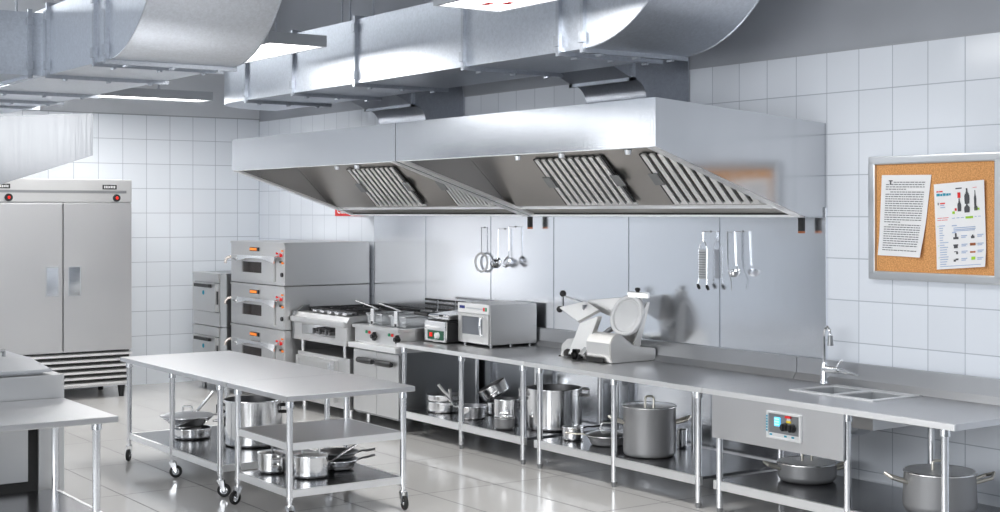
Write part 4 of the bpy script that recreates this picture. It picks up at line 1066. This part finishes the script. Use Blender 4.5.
marks('red_print', 'red', [(.05, .10, .085, .10), (.11, .18, .085, .10), (.12, .22, .225, .24), (.05, .15, .40, .406), (.16, .28, .40, .406), (.05, .13, .425, .431), (.14, .26, .425, .431), (.78, .86, .075, .08), (.475, .535, .12, .185), (.41, .45, .30, .33)])
pics = []
def bottle(sc, w, t0, t1):      # a narrow product picture built from stacked widths
    for q, k in enumerate((.3, .3, .45, .8, 1, 1, 1, .95, .9)):
        h_ = (t1 - t0) / 9; pics.append((sc - w * k / 2, sc + w * k / 2, t0 + h_ * q, t0 + h_ * (q + 1)))
bottle(.505, .075, .19, .34); bottle(.66, .10, .08, .26); bottle(.655, .11, .25, .36); bottle(.82, .045, .11, .30); bottle(.83, .07, .27, .345)
pics += [(.44, .565, .066, .080), (.36, .465, .635, .66), (.395, .43, .59, .635), (.715, .785, .635, .662), (.735, .765, .62, .636), (.355, .455, .72, .735), (.365, .445, .735, .765), (.37, .44, .80, .81), (.41, .45, .81, .835), (.36, .41, .895, .92), (.40, .46, .885, .905), (.07, .09, .22, .25)]
marks('dark_pictures', 'ink', pics)
marks('green_print', 'lime', [(.62, .77, .405, .43), (.81, .90, .315, .34), (.36, .41, .335, .365), (.72, .80, .875, .91), (.05, .065, .495, .505), (.05, .065, .72, .73), (.05, .065, .86, .87)])
marks('brown_pictures', 'copper', [(.69, .80, .715, .745), (.69, .80, .81, .83)])
b = []
for k in range(3):
    t0 = (.49, .715, .855)[k]
    for q in range((8, 5, 4)[k]):
        b.append((.08, .14 + .12 * random.random(), t0 + .028 * q, t0 + .028 * q + .009))
for t0 in (.525, .545, .56): b.append((.37, .74 + .1 * random.random(), t0, t0 + .009))
b += [(.34, .44, .495, .507), (.34, .42, .575, .587), (.35, .41, .41, .418), (.44, .50, .41, .418), (.53, .59, .41, .418), (.80, .84, .41, .418), (.87, .92, .41, .418)]
for t0 in (.62, .72, .80, .885):
    for c_ in (.52, .84):
        b += [(c_, c_ + .12, t0, t0 + .01), (c_, c_ + .09, t0 + .018, t0 + .028)]
b += [(.08, .92, .965, .972), (.12, .2, .25, .26), (.12, .22, .275, .285)]
marks('grey_print', 'greyink', b)
obj('printed_page', pb, pmats, o)

# ------------------------------------------------------------------ light
w = bpy.data.worlds.new('World'); SC.world = w; w.use_nodes = True
bg = w.node_tree.nodes['Background']; bg.inputs[0].default_value = (.82, .90, 1.0, 1); 
_N, _L = w.node_tree.nodes, w.node_tree.links      # brighter above the horizon, dim below it
_tc = _N.new('ShaderNodeTexCoord'); _sx = _N.new('ShaderNodeSeparateXYZ'); _L.new(_tc.outputs['Generated'], _sx.inputs[0])
_mr = _N.new('ShaderNodeMapRange'); _mr.inputs[1].default_value = -.12; _mr.inputs[2].default_value = .25; _mr.inputs[3].default_value = .02; _mr.inputs[4].default_value = .42
_L.new(_sx.outputs[2], _mr.inputs[0]); _L.new(_mr.outputs[0], bg.inputs[1])

def area(name, loc, target, sx, sy, power, col=(1, 1, 1), spread=180):
    l = bpy.data.lights.new(name, 'AREA'); l.shape = 'RECTANGLE'; l.size = sx; l.size_y = sy; l.energy = power; l.color = col; l.spread = radians(spread)
    o = bpy.data.objects.new(name, l); COL.objects.link(o); o.location = loc
    d = Vector(target) - Vector(loc); o.rotation_euler = d.to_track_quat('-Z', 'Y').to_euler()
    return o
area('added_fill_light', (-2.3, 5.5, 2.3), (6.5, 8.5, 1.5), 9.0, 2.8, 235, (.96, .98, 1.0))  # unseen broad fill added on the open left side to brighten steel and appliances
area('added_fill_light', (6.1, -1.2, 3.05), (4.3, 12.0, 1.8), 2.1, 1.1, 8.5, (.98, .99, 1.0))  # small unseen light added behind the camera to whiten the left hood end
area('lamp_light', (5.0, 10.7, 3.21), (5.0, 10.7, 0), .45, 1.5, 28, (1, .99, .97))
area('lamp_light', (5.0, 6.75, 3.21), (5.0, 6.75, 0), .45, 1.5, 28, (1, .99, .97))
area('lamp_light', (5.0, 13.72, 3.06), (5.0, 13.72, 0), 1.6, .28, 36, (1, .99, .97))

# ------------------------------------------------------------------ camera
cam = bpy.data.cameras.new('Camera'); co = bpy.data.objects.new('Camera', cam); COL.objects.link(co)
co.location = (0, 0, 1.925); co.rotation_euler = (pi / 2, 0, -radians(34.886))
cam.sensor_width = 36; cam.lens = 1417 / 1000 * 36; cam.shift_y = -43.5 / 1000; cam.clip_end = 100
SC.camera = co
SC.view_settings.view_transform = 'Standard'; SC.view_settings.look = 'None'; SC.view_settings.gamma = 1; SC.view_settings.use_curve_mapping = False
SC.view_settings.exposure = 0.52
